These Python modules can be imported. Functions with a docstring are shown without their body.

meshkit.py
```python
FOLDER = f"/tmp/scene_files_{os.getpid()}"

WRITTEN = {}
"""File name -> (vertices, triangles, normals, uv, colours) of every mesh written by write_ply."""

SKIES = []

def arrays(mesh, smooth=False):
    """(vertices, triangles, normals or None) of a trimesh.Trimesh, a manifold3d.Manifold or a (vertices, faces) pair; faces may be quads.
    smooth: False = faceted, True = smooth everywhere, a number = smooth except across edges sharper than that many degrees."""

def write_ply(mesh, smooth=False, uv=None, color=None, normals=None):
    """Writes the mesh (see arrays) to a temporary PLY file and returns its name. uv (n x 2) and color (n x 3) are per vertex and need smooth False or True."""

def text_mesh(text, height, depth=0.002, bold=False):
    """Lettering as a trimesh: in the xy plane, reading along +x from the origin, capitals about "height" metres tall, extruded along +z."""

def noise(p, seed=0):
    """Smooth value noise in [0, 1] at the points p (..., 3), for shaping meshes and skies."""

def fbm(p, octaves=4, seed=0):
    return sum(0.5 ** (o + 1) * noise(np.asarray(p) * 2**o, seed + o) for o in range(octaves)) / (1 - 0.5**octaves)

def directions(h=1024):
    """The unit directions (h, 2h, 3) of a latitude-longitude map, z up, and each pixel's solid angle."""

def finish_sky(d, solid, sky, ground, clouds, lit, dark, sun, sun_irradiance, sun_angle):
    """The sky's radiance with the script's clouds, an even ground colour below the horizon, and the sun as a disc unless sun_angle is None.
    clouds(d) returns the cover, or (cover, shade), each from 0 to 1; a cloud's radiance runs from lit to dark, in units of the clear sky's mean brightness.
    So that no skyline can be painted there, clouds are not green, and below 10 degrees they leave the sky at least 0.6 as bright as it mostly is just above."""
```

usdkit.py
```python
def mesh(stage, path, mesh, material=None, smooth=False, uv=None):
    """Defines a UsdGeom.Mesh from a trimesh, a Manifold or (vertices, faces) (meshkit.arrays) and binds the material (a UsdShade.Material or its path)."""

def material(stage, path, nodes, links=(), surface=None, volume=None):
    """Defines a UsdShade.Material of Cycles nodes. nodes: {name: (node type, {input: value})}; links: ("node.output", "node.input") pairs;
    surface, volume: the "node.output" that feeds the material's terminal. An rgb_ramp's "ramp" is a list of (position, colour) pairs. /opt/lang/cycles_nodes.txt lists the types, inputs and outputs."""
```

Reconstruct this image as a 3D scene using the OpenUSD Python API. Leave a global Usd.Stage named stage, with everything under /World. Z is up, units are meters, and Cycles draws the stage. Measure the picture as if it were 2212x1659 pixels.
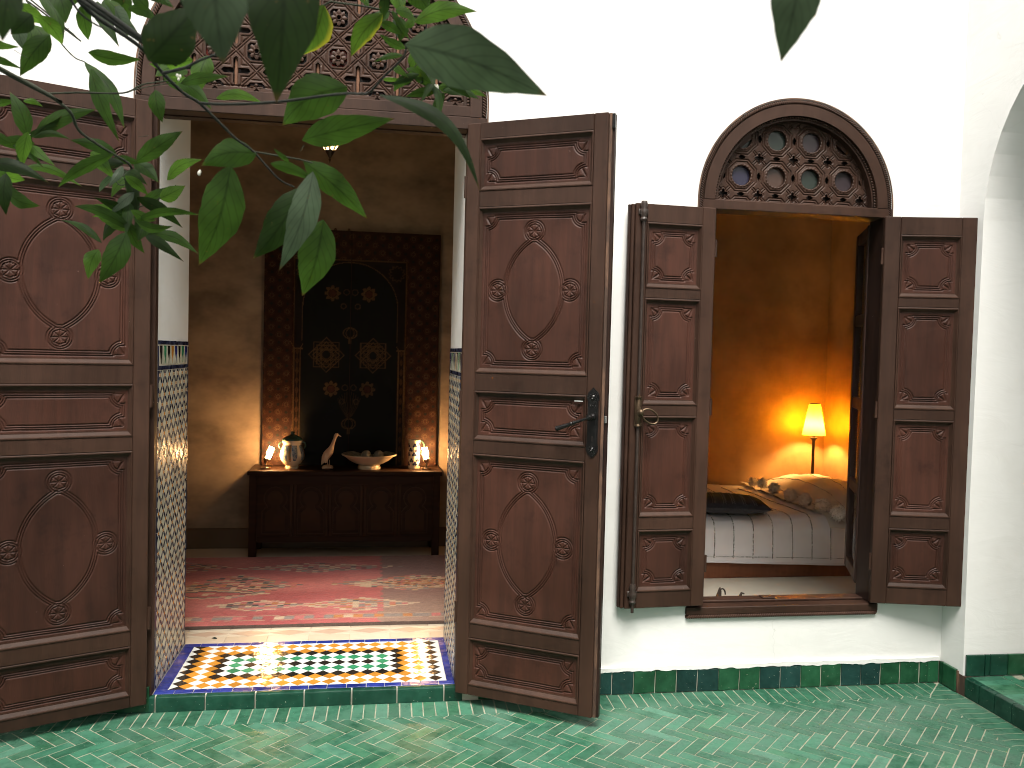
import math, random
import numpy as np
import trimesh
import usdkit
import meshkit
from pxr import Gf, Sdf, Usd, UsdGeom, UsdLux, UsdShade
from shapely import affinity
from shapely.geometry import Polygon, Point, box as sbox, LineString
from shapely.ops import unary_union

random.seed(7)
RNG = np.random.default_rng(7)
PI = math.pi
stage = Usd.Stage.CreateInMemory()
UsdGeom.SetStageUpAxis(stage, UsdGeom.Tokens.z)
UsdGeom.SetStageMetersPerUnit(stage, 1.0)
UsdGeom.Xform.Define(stage, '/World')
UsdGeom.Scope.Define(stage, '/World/Looks')

# ------------------------------------------------------------------ camera, sky, sun, exposure
PW, PH, PF = 2212.0, 1659.0, 1859.5          # the photograph's measuring grid and focal length on it
EYE = np.array([0.0, -3.6541, 1.5])
YAW, PITCH, ROLL = 0.1579, -0.0349, 0.0253
FW = np.array([math.sin(YAW) * math.cos(PITCH), math.cos(YAW) * math.cos(PITCH), math.sin(PITCH)])
_r0 = np.array([math.cos(YAW), -math.sin(YAW), 0.0]); _u0 = np.cross(_r0, FW)
RIGHT = _r0 * math.cos(ROLL) + _u0 * math.sin(ROLL)
UP = -_r0 * math.sin(ROLL) + _u0 * math.cos(ROLL)
cam = UsdGeom.Camera.Define(stage, '/World/camera')
_m = Gf.Matrix4d(*RIGHT, 0, *UP, 0, *(-FW), 0, *EYE, 1)
cam.AddTransformOp().Set(_m)
cam.CreateFocalLengthAttr(4.0)
cam.CreateHorizontalApertureAttr(4.0 * PW / PF)
cam.CreateVerticalApertureAttr(4.0 * PH / PF)
cam.CreateClippingRangeAttr(Gf.Vec2f(0.02, 200))
cam.CreateFStopAttr(1.9)
cam.CreateFocusDistanceAttr(3.7)
EXPOSURE = 2.0
cam.CreateExposureAttr(EXPOSURE)

SUN_EL, SUN_ROT = math.radians(60), math.radians(188)      # rotation = atan2(x, y) of the direction towards the sun
sun_dir = np.array([math.sin(SUN_ROT) * math.cos(SUN_EL), math.cos(SUN_ROT) * math.cos(SUN_EL), math.sin(SUN_EL)])
usdkit.material(stage, '/World/Looks/sky_look', {
    's': ('sky_texture', {'sky_type': 'single_scattering', 'sun_disc': False, 'sun_elevation': SUN_EL, 'sun_rotation': SUN_ROT}),
    'h': ('hsv', {'saturation': 0.22, 'value': 1.0}),
    't': ('mix_color', {'blend_type': 'multiply', 'fac': 1.0, 'b': (1.05, 1.0, 0.93)}),
    'b': ('background_shader', {'strength': 0.11})}, [('s.color', 'h.color'), ('h.color', 't.a'), ('t.result', 'b.color')], surface='b.background')
dome = UsdLux.DomeLight.Define(stage, '/World/sky')
UsdShade.MaterialBindingAPI.Apply(dome.GetPrim()).Bind(UsdShade.Material.Get(stage, '/World/Looks/sky_look'))
dome.GetPrim().SetCustomDataByKey('kind', 'structure')
sun = UsdLux.DistantLight.Define(stage, '/World/sun')
sun.CreateIntensityAttr(0.45); sun.CreateNormalizeAttr(True); sun.CreateAngleAttr(31.0)
sun.CreateColorAttr(Gf.Vec3f(1.0, 0.95, 0.87))
_z = sun_dir; _x = np.cross([0, 1, 0], _z); _x /= np.linalg.norm(_x); _y = np.cross(_z, _x)
sun.AddTransformOp().Set(Gf.Matrix4d(*_x, 0, *_y, 0, *_z, 0, 0, 0, 12, 1))

LAMP = 1.0                                     # overall strength of the lit lamps


def at(u, v, d):
    """World point seen at (u, v) of the measuring grid, d metres along the lens axis."""
    return EYE + d * (FW + RIGHT * (u - PW / 2) / PF - UP * (v - PH / 2) / PF)


def seen(q, m=0.03):
    d = np.asarray(q, float) - EYE
    z = d @ FW
    if z < 0.05:
        return False
    u, v = 0.5 + PF * (d @ RIGHT) / z / PW, 0.5 - PF * (d @ UP) / z / PH
    return -m < u < 1 + m and -m < v < 1 + m


# ------------------------------------------------------------------ materials
def mat(name, nodes, links, surface='p.BSDF'):
    return usdkit.material(stage, '/World/Looks/' + name, nodes, links, surface=surface)


def simple(name, col, rough=0.5, **kw):
    return mat(name, {'p': ('principled_bsdf', dict(base_color=col, roughness=rough, **kw))}, [])


def noisy(name, c1, c2, scale=4.0, detail=5.0, rough=0.5, stretch=(1, 1, 1), lo=0.3, hi=0.7, bump=0.0, bscale=60.0, bdist=0.002, rough2=None, space='geometry', **kw):
    """Two tones mixed by noise in world (or object) space, with optional fine relief."""
    nodes = {'g': ('geometry', {}) if space == 'geometry' else ('texture_coordinate', {}),
             'm': ('mapping', {'mapping_type': 'point', 'scale': stretch}),
             'n': ('noise_texture', {'scale': scale, 'detail': detail, 'roughness': 0.6}),
             'r': ('rgb_ramp', {'ramp': [(0, c1), (lo, c1), (hi, c2), (1, c2)]}),
             'p': ('principled_bsdf', dict(roughness=rough, **kw))}
    links = [(('g.position' if space == 'geometry' else 'g.object'), 'm.vector'), ('m.vector', 'n.vector'), ('n.fac', 'r.fac'), ('r.color', 'p.base_color')]
    if bump:
        nodes['n2'] = ('noise_texture', {'scale': bscale, 'detail': 4.0})
        nodes['b'] = ('bump', {'strength': bump, 'distance': bdist})
        links += [('m.vector', 'n2.vector'), ('n2.fac', 'b.height'), ('b.normal', 'p.normal')]
    if rough2 is not None:
        nodes['rr'] = ('map_range', {'from_min': 0.3, 'from_max': 0.7, 'to_min': rough, 'to_max': rough2})
        links += [('n.fac', 'rr.value'), ('rr.result', 'p.roughness')]
    return mat(name, nodes, links)


def wood(name, c1, c2, wear, rough=0.42, bump=0.25):
    """Old painted wood: streaky tone along the grain (z), small worn light flecks."""
    nodes = {'g': ('texture_coordinate', {}),
             'm': ('mapping', {'mapping_type': 'point', 'scale': (14, 14, 1.3)}),
             'n': ('noise_texture', {'scale': 2.2, 'detail': 6.0, 'roughness': 0.6, 'distortion': 0.4}),
             'r': ('rgb_ramp', {'ramp': [(0.28, c1), (0.72, c2)]}),
             'w': ('noise_texture', {'scale': 55.0, 'detail': 3.0}),
             'wr': ('rgb_ramp', {'ramp': [(0.0, (0, 0, 0)), (0.76, (0, 0, 0)), (0.80, (1, 1, 1))]}),
             'd': ('noise_texture', {'scale': 3.0, 'detail': 4.0}),
             'dr': ('rgb_ramp', {'ramp': [(0.35, (0.8, 0.78, 0.76)), (0.65, (1.12, 1.08, 1.05))]}),
             'dm': ('mix_color', {'blend_type': 'multiply', 'fac': 1.0}),
             'x': ('mix_color', {'blend_type': 'mix', 'b': wear}),
             'oi': ('object_info', {}), 'om': ('map_range', {'from_min': 0.0, 'from_max': 1.0, 'to_min': 0.80, 'to_max': 1.16}), 'oc': ('combine_color', {}), 'ox': ('mix_color', {'blend_type': 'multiply', 'fac': 1.0}),
             'st': ('noise_texture', {'scale': 7.0, 'detail': 6.0, 'roughness': 0.7}), 'sr': ('rgb_ramp', {'ramp': [(0.30, (0.62, 0.62, 0.64)), (0.46, (1, 1, 1)), (0.62, (1, 1, 1)), (0.74, (1.22, 1.14, 1.08))]}), 'sx': ('mix_color', {'blend_type': 'multiply', 'fac': 1.0}),
             'gr': ('noise_texture', {'scale': 30.0, 'detail': 5.0}),
             'b': ('bump', {'strength': bump, 'distance': 0.0015}),
             'rr': ('map_range', {'from_min': 0.3, 'from_max': 0.7, 'to_min': rough - 0.06, 'to_max': rough + 0.14}),
             'p': ('principled_bsdf', {'specular_ior_level': 0.24})}
    links = [('g.object', 'm.vector'), ('m.vector', 'n.vector'), ('n.fac', 'r.fac'), ('g.object', 'w.vector'), ('w.fac', 'wr.fac'), ('g.object', 'd.vector'), ('d.fac', 'dr.fac'), ('r.color', 'dm.a'), ('dr.color', 'dm.b'),
             ('oi.random', 'om.value'), ('om.result', 'oc.r'), ('om.result', 'oc.g'), ('om.result', 'oc.b'), ('dm.result', 'ox.a'), ('oc.color', 'ox.b'),
             ('g.object', 'st.vector'), ('st.fac', 'sr.fac'), ('ox.result', 'sx.a'), ('sr.color', 'sx.b'),
             ('sx.result', 'x.a'), ('wr.color', 'x.fac'), ('x.result', 'p.base_color'), ('m.vector', 'gr.vector'), ('gr.fac', 'b.height'), ('b.normal', 'p.normal'), ('d.fac', 'rr.value'), ('rr.result', 'p.roughness')]
    return mat(name, nodes, links)


def glaze(name, col, var=0.35, rough=0.12, chip=(0.5, 0.47, 0.38), worn=None, spec=0.38):
    """Hand-made glazed tile: cloudy colour, pinholes and chips, wavy gloss."""
    c1 = tuple(c * (1 - var) for c in col); c2 = tuple(min(1, c * (1 + var)) for c in col)
    nodes = {'g': ('geometry', {}), 'n': ('noise_texture', {'scale': 14.0, 'detail': 4.0}), 'o': ('object_info', {}),
             'ad': ('math', {'math_type': 'multiply_add', 'value2': 0.45, 'value3': -0.22}), 'a2': ('math', {'math_type': 'add'}),
             'r': ('rgb_ramp', {'ramp': [(0.22, c1), (0.78, c2)]}),
             'w': ('noise_texture', {'scale': 130.0, 'detail': 2.0}), 'wr': ('rgb_ramp', {'ramp': [(0, (0, 0, 0)), (0.735, (0, 0, 0)), (0.755, (1, 1, 1))]}),
             'x': ('mix_color', {'b': chip}), 'q': ('noise_texture', {'scale': 45.0, 'detail': 2.0}), 'b': ('bump', {'strength': 0.6, 'distance': 0.0014}),
             'rr': ('map_range', {'from_min': 0.3, 'from_max': 0.7, 'to_min': rough * 0.7, 'to_max': rough * 2.2}),
             'p': ('principled_bsdf', {'specular_ior_level': spec})}
    links = [('g.position', 'n.vector'), ('o.random', 'ad.value1'), ('n.fac', 'a2.value1'), ('ad.value', 'a2.value2'), ('a2.value', 'r.fac'), ('g.position', 'w.vector'), ('w.fac', 'wr.fac'), ('r.color', 'x.a'), ('wr.color', 'x.fac'),
             ('x.result', 'p.base_color'), ('g.position', 'q.vector'), ('q.fac', 'b.height'), ('b.normal', 'p.normal'), ('n.fac', 'rr.value'), ('rr.result', 'p.roughness')]
    if worn:                                        # dull, scuffed patches where people walk
        nodes.update({'k': ('noise_texture', {'scale': 2.6, 'detail': 7.0, 'roughness': 0.65}), 'kr': ('map_range', {'from_min': 0.46, 'from_max': 0.72, 'to_min': 0.0, 'to_max': 0.45, 'clamp': True}), 'kx': ('mix_color', {'b': worn}),
                      'k2': ('math', {'math_type': 'multiply_add', 'value2': 0.5})})
        links = [l for l in links if l not in (('r.color', 'x.a'), ('rr.result', 'p.roughness'))]
        links += [('g.position', 'k.vector'), ('k.fac', 'kr.value'), ('r.color', 'kx.a'), ('kr.result', 'kx.fac'), ('kx.result', 'x.a'), ('kr.result', 'k2.value1'), ('rr.result', 'k2.value3'), ('k2.value', 'p.roughness')]
    return mat(name, nodes, links)


M = {}
def plaster(name):
    nodes = {'g': ('geometry', {}), 'n': ('noise_texture', {'scale': 1.3, 'detail': 7.0, 'roughness': 0.62}), 'r': ('rgb_ramp', {'ramp': [(0.28, (0.705, 0.70, 0.675)), (0.5, (0.785, 0.785, 0.77)), (0.75, (0.82, 0.82, 0.81))]}),
             'm': ('mapping', {'mapping_type': 'point', 'scale': (2.2, 2.2, 6.0)}), 'tr': ('noise_texture', {'scale': 1.7, 'detail': 5.0, 'roughness': 0.55, 'distortion': 1.2}), 'fi': ('noise_texture', {'scale': 55.0, 'detail': 4.0}),
             'v': ('voronoi_texture', {'feature': 'distance_to_edge', 'scale': 1.1}), 'vd': ('noise_texture', {'scale': 3.0, 'detail': 6.0}), 'va': ('vector_math', {'math_type': 'multiply_add', 'vector2': (0.55, 0.55, 0.55)}),
             'vr': ('map_range', {'from_min': 0.0, 'from_max': 0.0022, 'to_min': 1.0, 'to_max': 0.0, 'clamp': True}), 'vm': ('noise_texture', {'scale': 0.8, 'detail': 2.0}), 'vg': ('map_range', {'from_min': 0.55, 'from_max': 0.62, 'to_min': 0.0, 'to_max': 0.5, 'clamp': True}), 'vx': ('math', {'math_type': 'multiply'}),
             'cx': ('mix_color', {'b': (0.50, 0.49, 0.46)}), 'hs': ('math', {'math_type': 'multiply_add', 'value2': 0.10}), 'b': ('bump', {'strength': 0.16, 'distance': 0.010}), 'p': ('principled_bsdf', {'roughness': 0.8, 'specular_ior_level': 0.3})}
    links = [('g.position', 'n.vector'), ('n.fac', 'r.fac'), ('g.position', 'm.vector'), ('m.vector', 'tr.vector'), ('g.position', 'fi.vector'), ('fi.fac', 'hs.value1'), ('tr.fac', 'hs.value3'), ('hs.value', 'b.height'), ('b.normal', 'p.normal'),
             ('g.position', 'vd.vector'), ('vd.color', 'va.vector1'), ('g.position', 'va.vector3'), ('va.vector', 'v.vector'), ('v.distance', 'vr.value'), ('g.position', 'vm.vector'), ('vm.fac', 'vg.value'), ('vr.result', 'vx.value1'), ('vg.result', 'vx.value2'),
             ('r.color', 'cx.a'), ('vx.value', 'cx.fac'), ('cx.result', 'p.base_color')]
    return mat(name, nodes, links)


M['plaster'] = plaster('white_plaster')
M['court'] = noisy('courtyard_plaster', (0.75, 0.75, 0.73), (0.8, 0.8, 0.785), scale=1.2, rough=0.85)
M['frame'] = wood('brown_paint', (0.033, 0.0165, 0.0108), (0.051, 0.0250, 0.0163), (0.14, 0.10, 0.08), rough=0.5)
M['panel'] = wood('reddish_brown_paint', (0.035, 0.0142, 0.0095), (0.065, 0.0240, 0.0155), (0.12, 0.07, 0.055), rough=0.5)
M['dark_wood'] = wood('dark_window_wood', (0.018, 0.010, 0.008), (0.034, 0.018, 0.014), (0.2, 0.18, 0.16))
M['raw_edge'] = noisy('worn_wood_edge', (0.055, 0.030, 0.020), (0.15, 0.080, 0.048), scale=24, rough=0.8, stretch=(1, 1, 0.25), lo=0.45, hi=0.62)
M['spindle'] = noisy('pale_wood', (0.20, 0.095, 0.05), (0.15, 0.07, 0.04), scale=20, rough=0.6)
M['iron'] = noisy('black_iron', (0.012, 0.012, 0.013), (0.03, 0.028, 0.027), scale=60, rough=0.3, metallic=0.7)
M['bolt'] = noisy('brown_painted_iron', (0.022, 0.015, 0.012), (0.045, 0.030, 0.024), scale=40, rough=0.45)
M['brass'] = noisy('dull_brass', (0.07, 0.045, 0.028), (0.13, 0.09, 0.055), scale=40, rough=0.45, metallic=0.75)
M['steel'] = simple('steel', (0.6, 0.6, 0.58), 0.25, metallic=1.0)
M['chrome'] = simple('lamp_chrome', (0.5, 0.42, 0.33), 0.18, metallic=1.0)
M['grout'] = noisy('pale_grout', (0.36, 0.37, 0.28), (0.22, 0.21, 0.15), scale=18, rough=0.9, bump=0.3, bscale=120)
M['wall_grout'] = noisy('wall_grout', (0.6, 0.57, 0.48), (0.5, 0.46, 0.38), scale=30, rough=0.9)
for k, c in enumerate([(0.035, 0.132, 0.078), (0.042, 0.150, 0.093), (0.030, 0.111, 0.064), (0.064, 0.176, 0.118), (0.038, 0.137, 0.075)]):
    M['green%d' % k] = glaze('green_glaze_%d' % k, c, var=0.26, rough=0.2, worn=(0.145, 0.245, 0.19))
M['deep_green'] = glaze('deep_green_glaze', (0.009, 0.048, 0.030), rough=0.16)
M['skirt_green'] = glaze('skirting_green_glaze', (0.015, 0.075, 0.034), rough=0.15)
M['skirt_dark'] = glaze('skirting_dark_glaze', (0.011, 0.040, 0.036), rough=0.13)
M['blue'] = glaze('cobalt_glaze', (0.016, 0.030, 0.20), rough=0.12)
M['navy'] = glaze('navy_glaze', (0.016, 0.022, 0.052), rough=0.15)
M['white_tile'] = glaze('white_glaze', (0.66, 0.68, 0.66), var=0.08, rough=0.07, spec=0.2, chip=(0.35, 0.3, 0.25))
M['cream_tile'] = glaze('cream_glaze', (0.56, 0.54, 0.43), var=0.1, rough=0.16, chip=(0.35, 0.3, 0.25))
M['amber'] = glaze('amber_glaze', (0.50, 0.215, 0.03), var=0.25, rough=0.07, spec=0.22)
M['black_tile'] = glaze('black_glaze', (0.018, 0.015, 0.012), var=0.3, rough=0.08, spec=0.22, chip=(0.2, 0.17, 0.14))
M['threshold_green'] = glaze('emerald_glaze', (0.030, 0.20, 0.095), var=0.3, rough=0.09, spec=0.22)
M['tadelakt'] = noisy('salon_tadelakt', (0.14, 0.104, 0.070), (0.33, 0.255, 0.175), scale=2.6, detail=9.0, rough=0.5, lo=0.35, hi=0.65, stretch=(1, 1, 1.6), bump=0.12, bscale=8.0, bdist=0.01)
M['salon_dado'] = noisy('salon_baseboard', (0.075, 0.052, 0.03), (0.11, 0.075, 0.045), scale=4.0, rough=0.45)
M['ochre'] = noisy('bedroom_tadelakt', (0.24, 0.155, 0.078), (0.40, 0.265, 0.135), scale=2.6, detail=8.0, rough=0.42, lo=0.35, hi=0.65, bump=0.12, bscale=7.0, bdist=0.01)
M['bed_floor'] = noisy('cream_polished_floor', (0.70, 0.64, 0.52), (0.76, 0.71, 0.60), scale=3.0, rough=0.4)
for k, c in enumerate([(0.52, 0.42, 0.31), (0.58, 0.48, 0.36), (0.50, 0.36, 0.265), (0.60, 0.52, 0.40)]):
    M['beige%d' % k] = noisy('beige_tile_%d' % k, tuple(x * 0.92 for x in c), c, scale=12, rough=0.4)
M['chest'] = noisy('dark_chest_wood', (0.016, 0.008, 0.005), (0.034, 0.016, 0.009), scale=5, rough=0.5, stretch=(1, 6, 8), bump=0.2, specular_ior_level=0.12)
M['chest_line'] = noisy('chest_moulding', (0.026, 0.013, 0.007), (0.048, 0.024, 0.012), scale=9, rough=0.5, specular_ior_level=0.15)
M['bird'] = noisy('carved_pale_wood', (0.52, 0.34, 0.21), (0.66, 0.46, 0.30), scale=18, rough=0.5)
M['bowl'] = noisy('cream_pottery', (0.56, 0.45, 0.30), (0.66, 0.55, 0.40), scale=9, rough=0.3)
M['bowl_in'] = noisy('patterned_pottery', (0.09, 0.085, 0.06), (0.26, 0.22, 0.14), scale=45, rough=0.25, detail=2)
M['ball'] = noisy('grey_ball', (0.13, 0.12, 0.09), (0.2, 0.185, 0.14), scale=14, rough=0.6)
M['jar_cream'] = noisy('jar_cream', (0.60, 0.50, 0.34), (0.68, 0.58, 0.42), scale=12, rough=0.22)
M['jar_blue'] = noisy('jar_blue_paint', (0.07, 0.105, 0.17), (0.26, 0.28, 0.27), scale=46, rough=0.22, detail=3, lo=0.42, hi=0.6)
M['jar_flower'] = noisy('jar_flower_paint', (0.42, 0.17, 0.05), (0.18, 0.26, 0.14), scale=60, rough=0.25, detail=2, lo=0.42, hi=0.58)
M['jar_lid'] = noisy('jar_lid_green', (0.02, 0.06, 0.045), (0.05, 0.10, 0.07), scale=16, rough=0.18)
M['jug_blue'] = simple('jug_cobalt', (0.02, 0.025, 0.06), 0.2)
M['bronze'] = noisy('lamp_bronze', (0.035, 0.022, 0.014), (0.06, 0.04, 0.026), scale=30, rough=0.4, metallic=0.5)
M['bed_wood'] = wood('bed_base_wood', (0.20, 0.075, 0.038), (0.27, 0.105, 0.052), (0.3, 0.16, 0.1))
M['cushion'] = noisy('dark_cushion', (0.018, 0.017, 0.022), (0.040, 0.038, 0.046), scale=90, rough=0.9, bump=0.4, bscale=220)
M['cushion_band'] = simple('cushion_braid', (0.10, 0.10, 0.115), 0.5)
M['pompom'] = noisy('white_wool', (0.7, 0.67, 0.62), (0.8, 0.78, 0.74), scale=120, rough=0.95, bump=1.0, bscale=160, bdist=0.006)
M['sequin'] = noisy('sequin_thread', (0.16, 0.15, 0.145), (0.85, 0.84, 0.82), scale=120, rough=0.3, lo=0.48, hi=0.58, detail=1)
M['spread'] = noisy('white_bedspread', (0.81, 0.78, 0.80), (0.86, 0.83, 0.85), scale=7, rough=0.95, bump=0.25, bscale=260, bdist=0.001, sheen_weight=0.2)
M['throw'] = noisy('cream_throw', (0.66, 0.60, 0.55), (0.73, 0.68, 0.62), scale=7, rough=0.95, bump=0.3, bscale=200, bdist=0.001, sheen_weight=0.2)
M['sandal'] = simple('sandal_leather', (0.035, 0.024, 0.018), 0.5)
M['sandal_in'] = simple('sandal_lining', (0.22, 0.18, 0.14), 0.6)
M['bark'] = noisy('green_bark', (0.020, 0.028, 0.014), (0.050, 0.055, 0.033), scale=60, rough=0.8, bump=0.5, bscale=180)
M['dark_bark'] = noisy('dark_bark', (0.012, 0.014, 0.012), (0.028, 0.031, 0.022), scale=50, rough=0.8, bump=0.5, bscale=150)
M['bud'] = simple('white_blossom', (0.75, 0.74, 0.64), 0.6)
M['dark_glass'] = simple('dark_pane', (0.022, 0.014, 0.012), 0.4)
M['red_glass'] = simple('red_pane', (0.20, 0.025, 0.014), 0.2)
M['blue_glass'] = simple('blue_pane', (0.026, 0.024, 0.046), 0.2)
M['green_glass'] = simple('green_pane', (0.024, 0.032, 0.027), 0.2)
M['brown_glass'] = simple('brown_pane', (0.060, 0.034, 0.026), 0.25)
M['mauve_glass'] = simple('mauve_pane', (0.036, 0.026, 0.030), 0.25)
M['clear_glass'] = mat('clear_glass', {'f': ('fresnel', {'IOR': 1.5}), 't': ('transparent_bsdf', {'color': (0.97, 0.95, 0.92)}), 'g': ('glossy_bsdf', {'roughness': 0.03, 'color': (1, 1, 1)}), 'x': ('mix_closure', {})},
                       [('f.fac', 'x.fac'), ('t.BSDF', 'x.closure1'), ('g.BSDF', 'x.closure2')], surface='x.closure')


def emit(name, col, s):
    return mat(name, {'e': ('emission', {'color': col, 'strength': s})}, [], surface='e.emission')


M['spot_bulb'] = emit('spot_bulb', (1.0, 0.54, 0.21), 118 * LAMP)
M['bed_bulb'] = emit('bed_bulb', (1.0, 0.50, 0.14), 760 * LAMP)
M['lantern_glass'] = emit('lantern_glow', (1.0, 0.62, 0.24), 2.4 * LAMP)
M['shade'] = mat('yellow_shade', {'d': ('diffuse_bsdf', {'color': (0.62, 0.42, 0.10)}), 't': ('translucent_bsdf', {'color': (0.88, 0.58, 0.035)}), 'x': ('mix_closure', {'fac': 0.55})},
                 [('d.BSDF', 'x.closure1'), ('t.BSDF', 'x.closure2')], surface='x.closure')


def leaf_mat(name, top, trans, tf=0.45, rough=0.55, edge=None):
    """Leaf: midrib and side veins from its own uv, blotchy green, light passing through."""
    nodes = {'uv': ('texture_coordinate', {}), 's': ('separate_xyz', {}), 'c': ('math', {'math_type': 'subtract', 'value2': 0.5}), 'a': ('math', {'math_type': 'absolute'}),
             'v': ('map_range', {'from_min': 0.012, 'from_max': 0.05, 'to_min': 0.0, 'to_max': 1.0, 'clamp': True}),
             'k': ('math', {'math_type': 'multiply_add', 'value2': 7.0}), 'k2': ('math', {'math_type': 'multiply', 'value2': -5.0}), 'fr': ('math', {'math_type': 'pingpong', 'value2': 0.5}),
             'fm': ('map_range', {'from_min': 0.0, 'from_max': 0.14, 'to_min': 0.74, 'to_max': 1.0, 'clamp': True}),
             'vm': ('map_range', {'from_min': 0.0, 'from_max': 1.0, 'to_min': 0.62, 'to_max': 1.0}),
             'vv': ('math', {'math_type': 'multiply'}),
             'n': ('noise_texture', {'scale': 26.0, 'detail': 4.0}), 'nr': ('map_range', {'from_min': 0.3, 'from_max': 0.7, 'to_min': 0.62, 'to_max': 1.36}), 'tot': ('math', {'math_type': 'multiply'}),
             'gg': ('geometry', {}),
             'tc': ('mix_color', {'blend_type': 'multiply', 'fac': 1.0, 'a': top}), 'cc': ('combine_color', {}), 'lc': ('mix_color', {'blend_type': 'multiply', 'fac': 1.0, 'a': trans}),
             'p': ('principled_bsdf', {'roughness': rough, 'specular_ior_level': 0.2}), 'l': ('translucent_bsdf', {}), 'x': ('mix_closure', {'fac': tf})}
    links = [('uv.uv', 's.vector'), ('s.y', 'c.value1'), ('c.value', 'a.value1'), ('a.value', 'v.value'), ('a.value', 'k2.value1'), ('s.x', 'k.value1'), ('k2.value', 'k.value3'), ('k.value', 'fr.value1'), ('fr.value', 'fm.value'),
             ('v.result', 'vm.value'), ('vm.result', 'vv.value1'), ('fm.result', 'vv.value2'), ('gg.position', 'n.vector'), ('n.fac', 'nr.value'), ('vv.value', 'tot.value1'), ('nr.result', 'tot.value2'),
             ('tot.value', 'cc.r'), ('tot.value', 'cc.g'), ('tot.value', 'cc.b'), ('cc.color', 'tc.b'), ('cc.color', 'lc.b')]
    a, b = 'tc.result', 'lc.result'
    if edge:
        nodes['em'] = ('map_range', {'from_min': 0.30, 'from_max': 0.46, 'to_min': 0.0, 'to_max': 1.0, 'clamp': True})
        nodes['es'] = ('math', {'math_type': 'multiply'}); nodes['en'] = ('map_range', {'from_min': 0.35, 'from_max': 0.6, 'to_min': 0.4, 'to_max': 1.0, 'clamp': True})
        nodes['e1'] = ('mix_color', {'b': edge}); nodes['e2'] = ('mix_color', {'b': edge})
        links += [('c.value', 'em.value'), ('n.fac', 'en.value'), ('em.result', 'es.value1'), ('en.result', 'es.value2'), (a, 'e1.a'), (b, 'e2.a'), ('es.value', 'e1.fac'), ('es.value', 'e2.fac')]
        a, b = 'e1.result', 'e2.result'
    nodes.update({'tp': ('map_range', {'from_min': 0.93, 'from_max': 0.985, 'to_min': 0.0, 'to_max': 0.85, 'clamp': True}), 'sp': ('noise_texture', {'scale': 190.0, 'detail': 2.0}), 'sr': ('map_range', {'from_min': 0.70, 'from_max': 0.76, 'to_min': 0.0, 'to_max': 0.6, 'clamp': True}),
                  'tm': ('math', {'math_type': 'maximum'}), 't1': ('mix_color', {'b': (0.13, 0.085, 0.030)}), 't2': ('mix_color', {'b': (0.10, 0.055, 0.012)})})
    links += [('s.x', 'tp.value'), ('gg.position', 'sp.vector'), ('sp.fac', 'sr.value'), ('tp.result', 'tm.value1'), ('sr.result', 'tm.value2'), (a, 't1.a'), (b, 't2.a'), ('tm.value', 't1.fac'), ('tm.value', 't2.fac')]
    a, b = 't1.result', 't2.result'
    links += [(a, 'p.base_color'), (b, 'l.color'), ('p.BSDF', 'x.closure1'), ('l.BSDF', 'x.closure2')]
    return mat(name, nodes, links, surface='x.closure')


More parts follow.
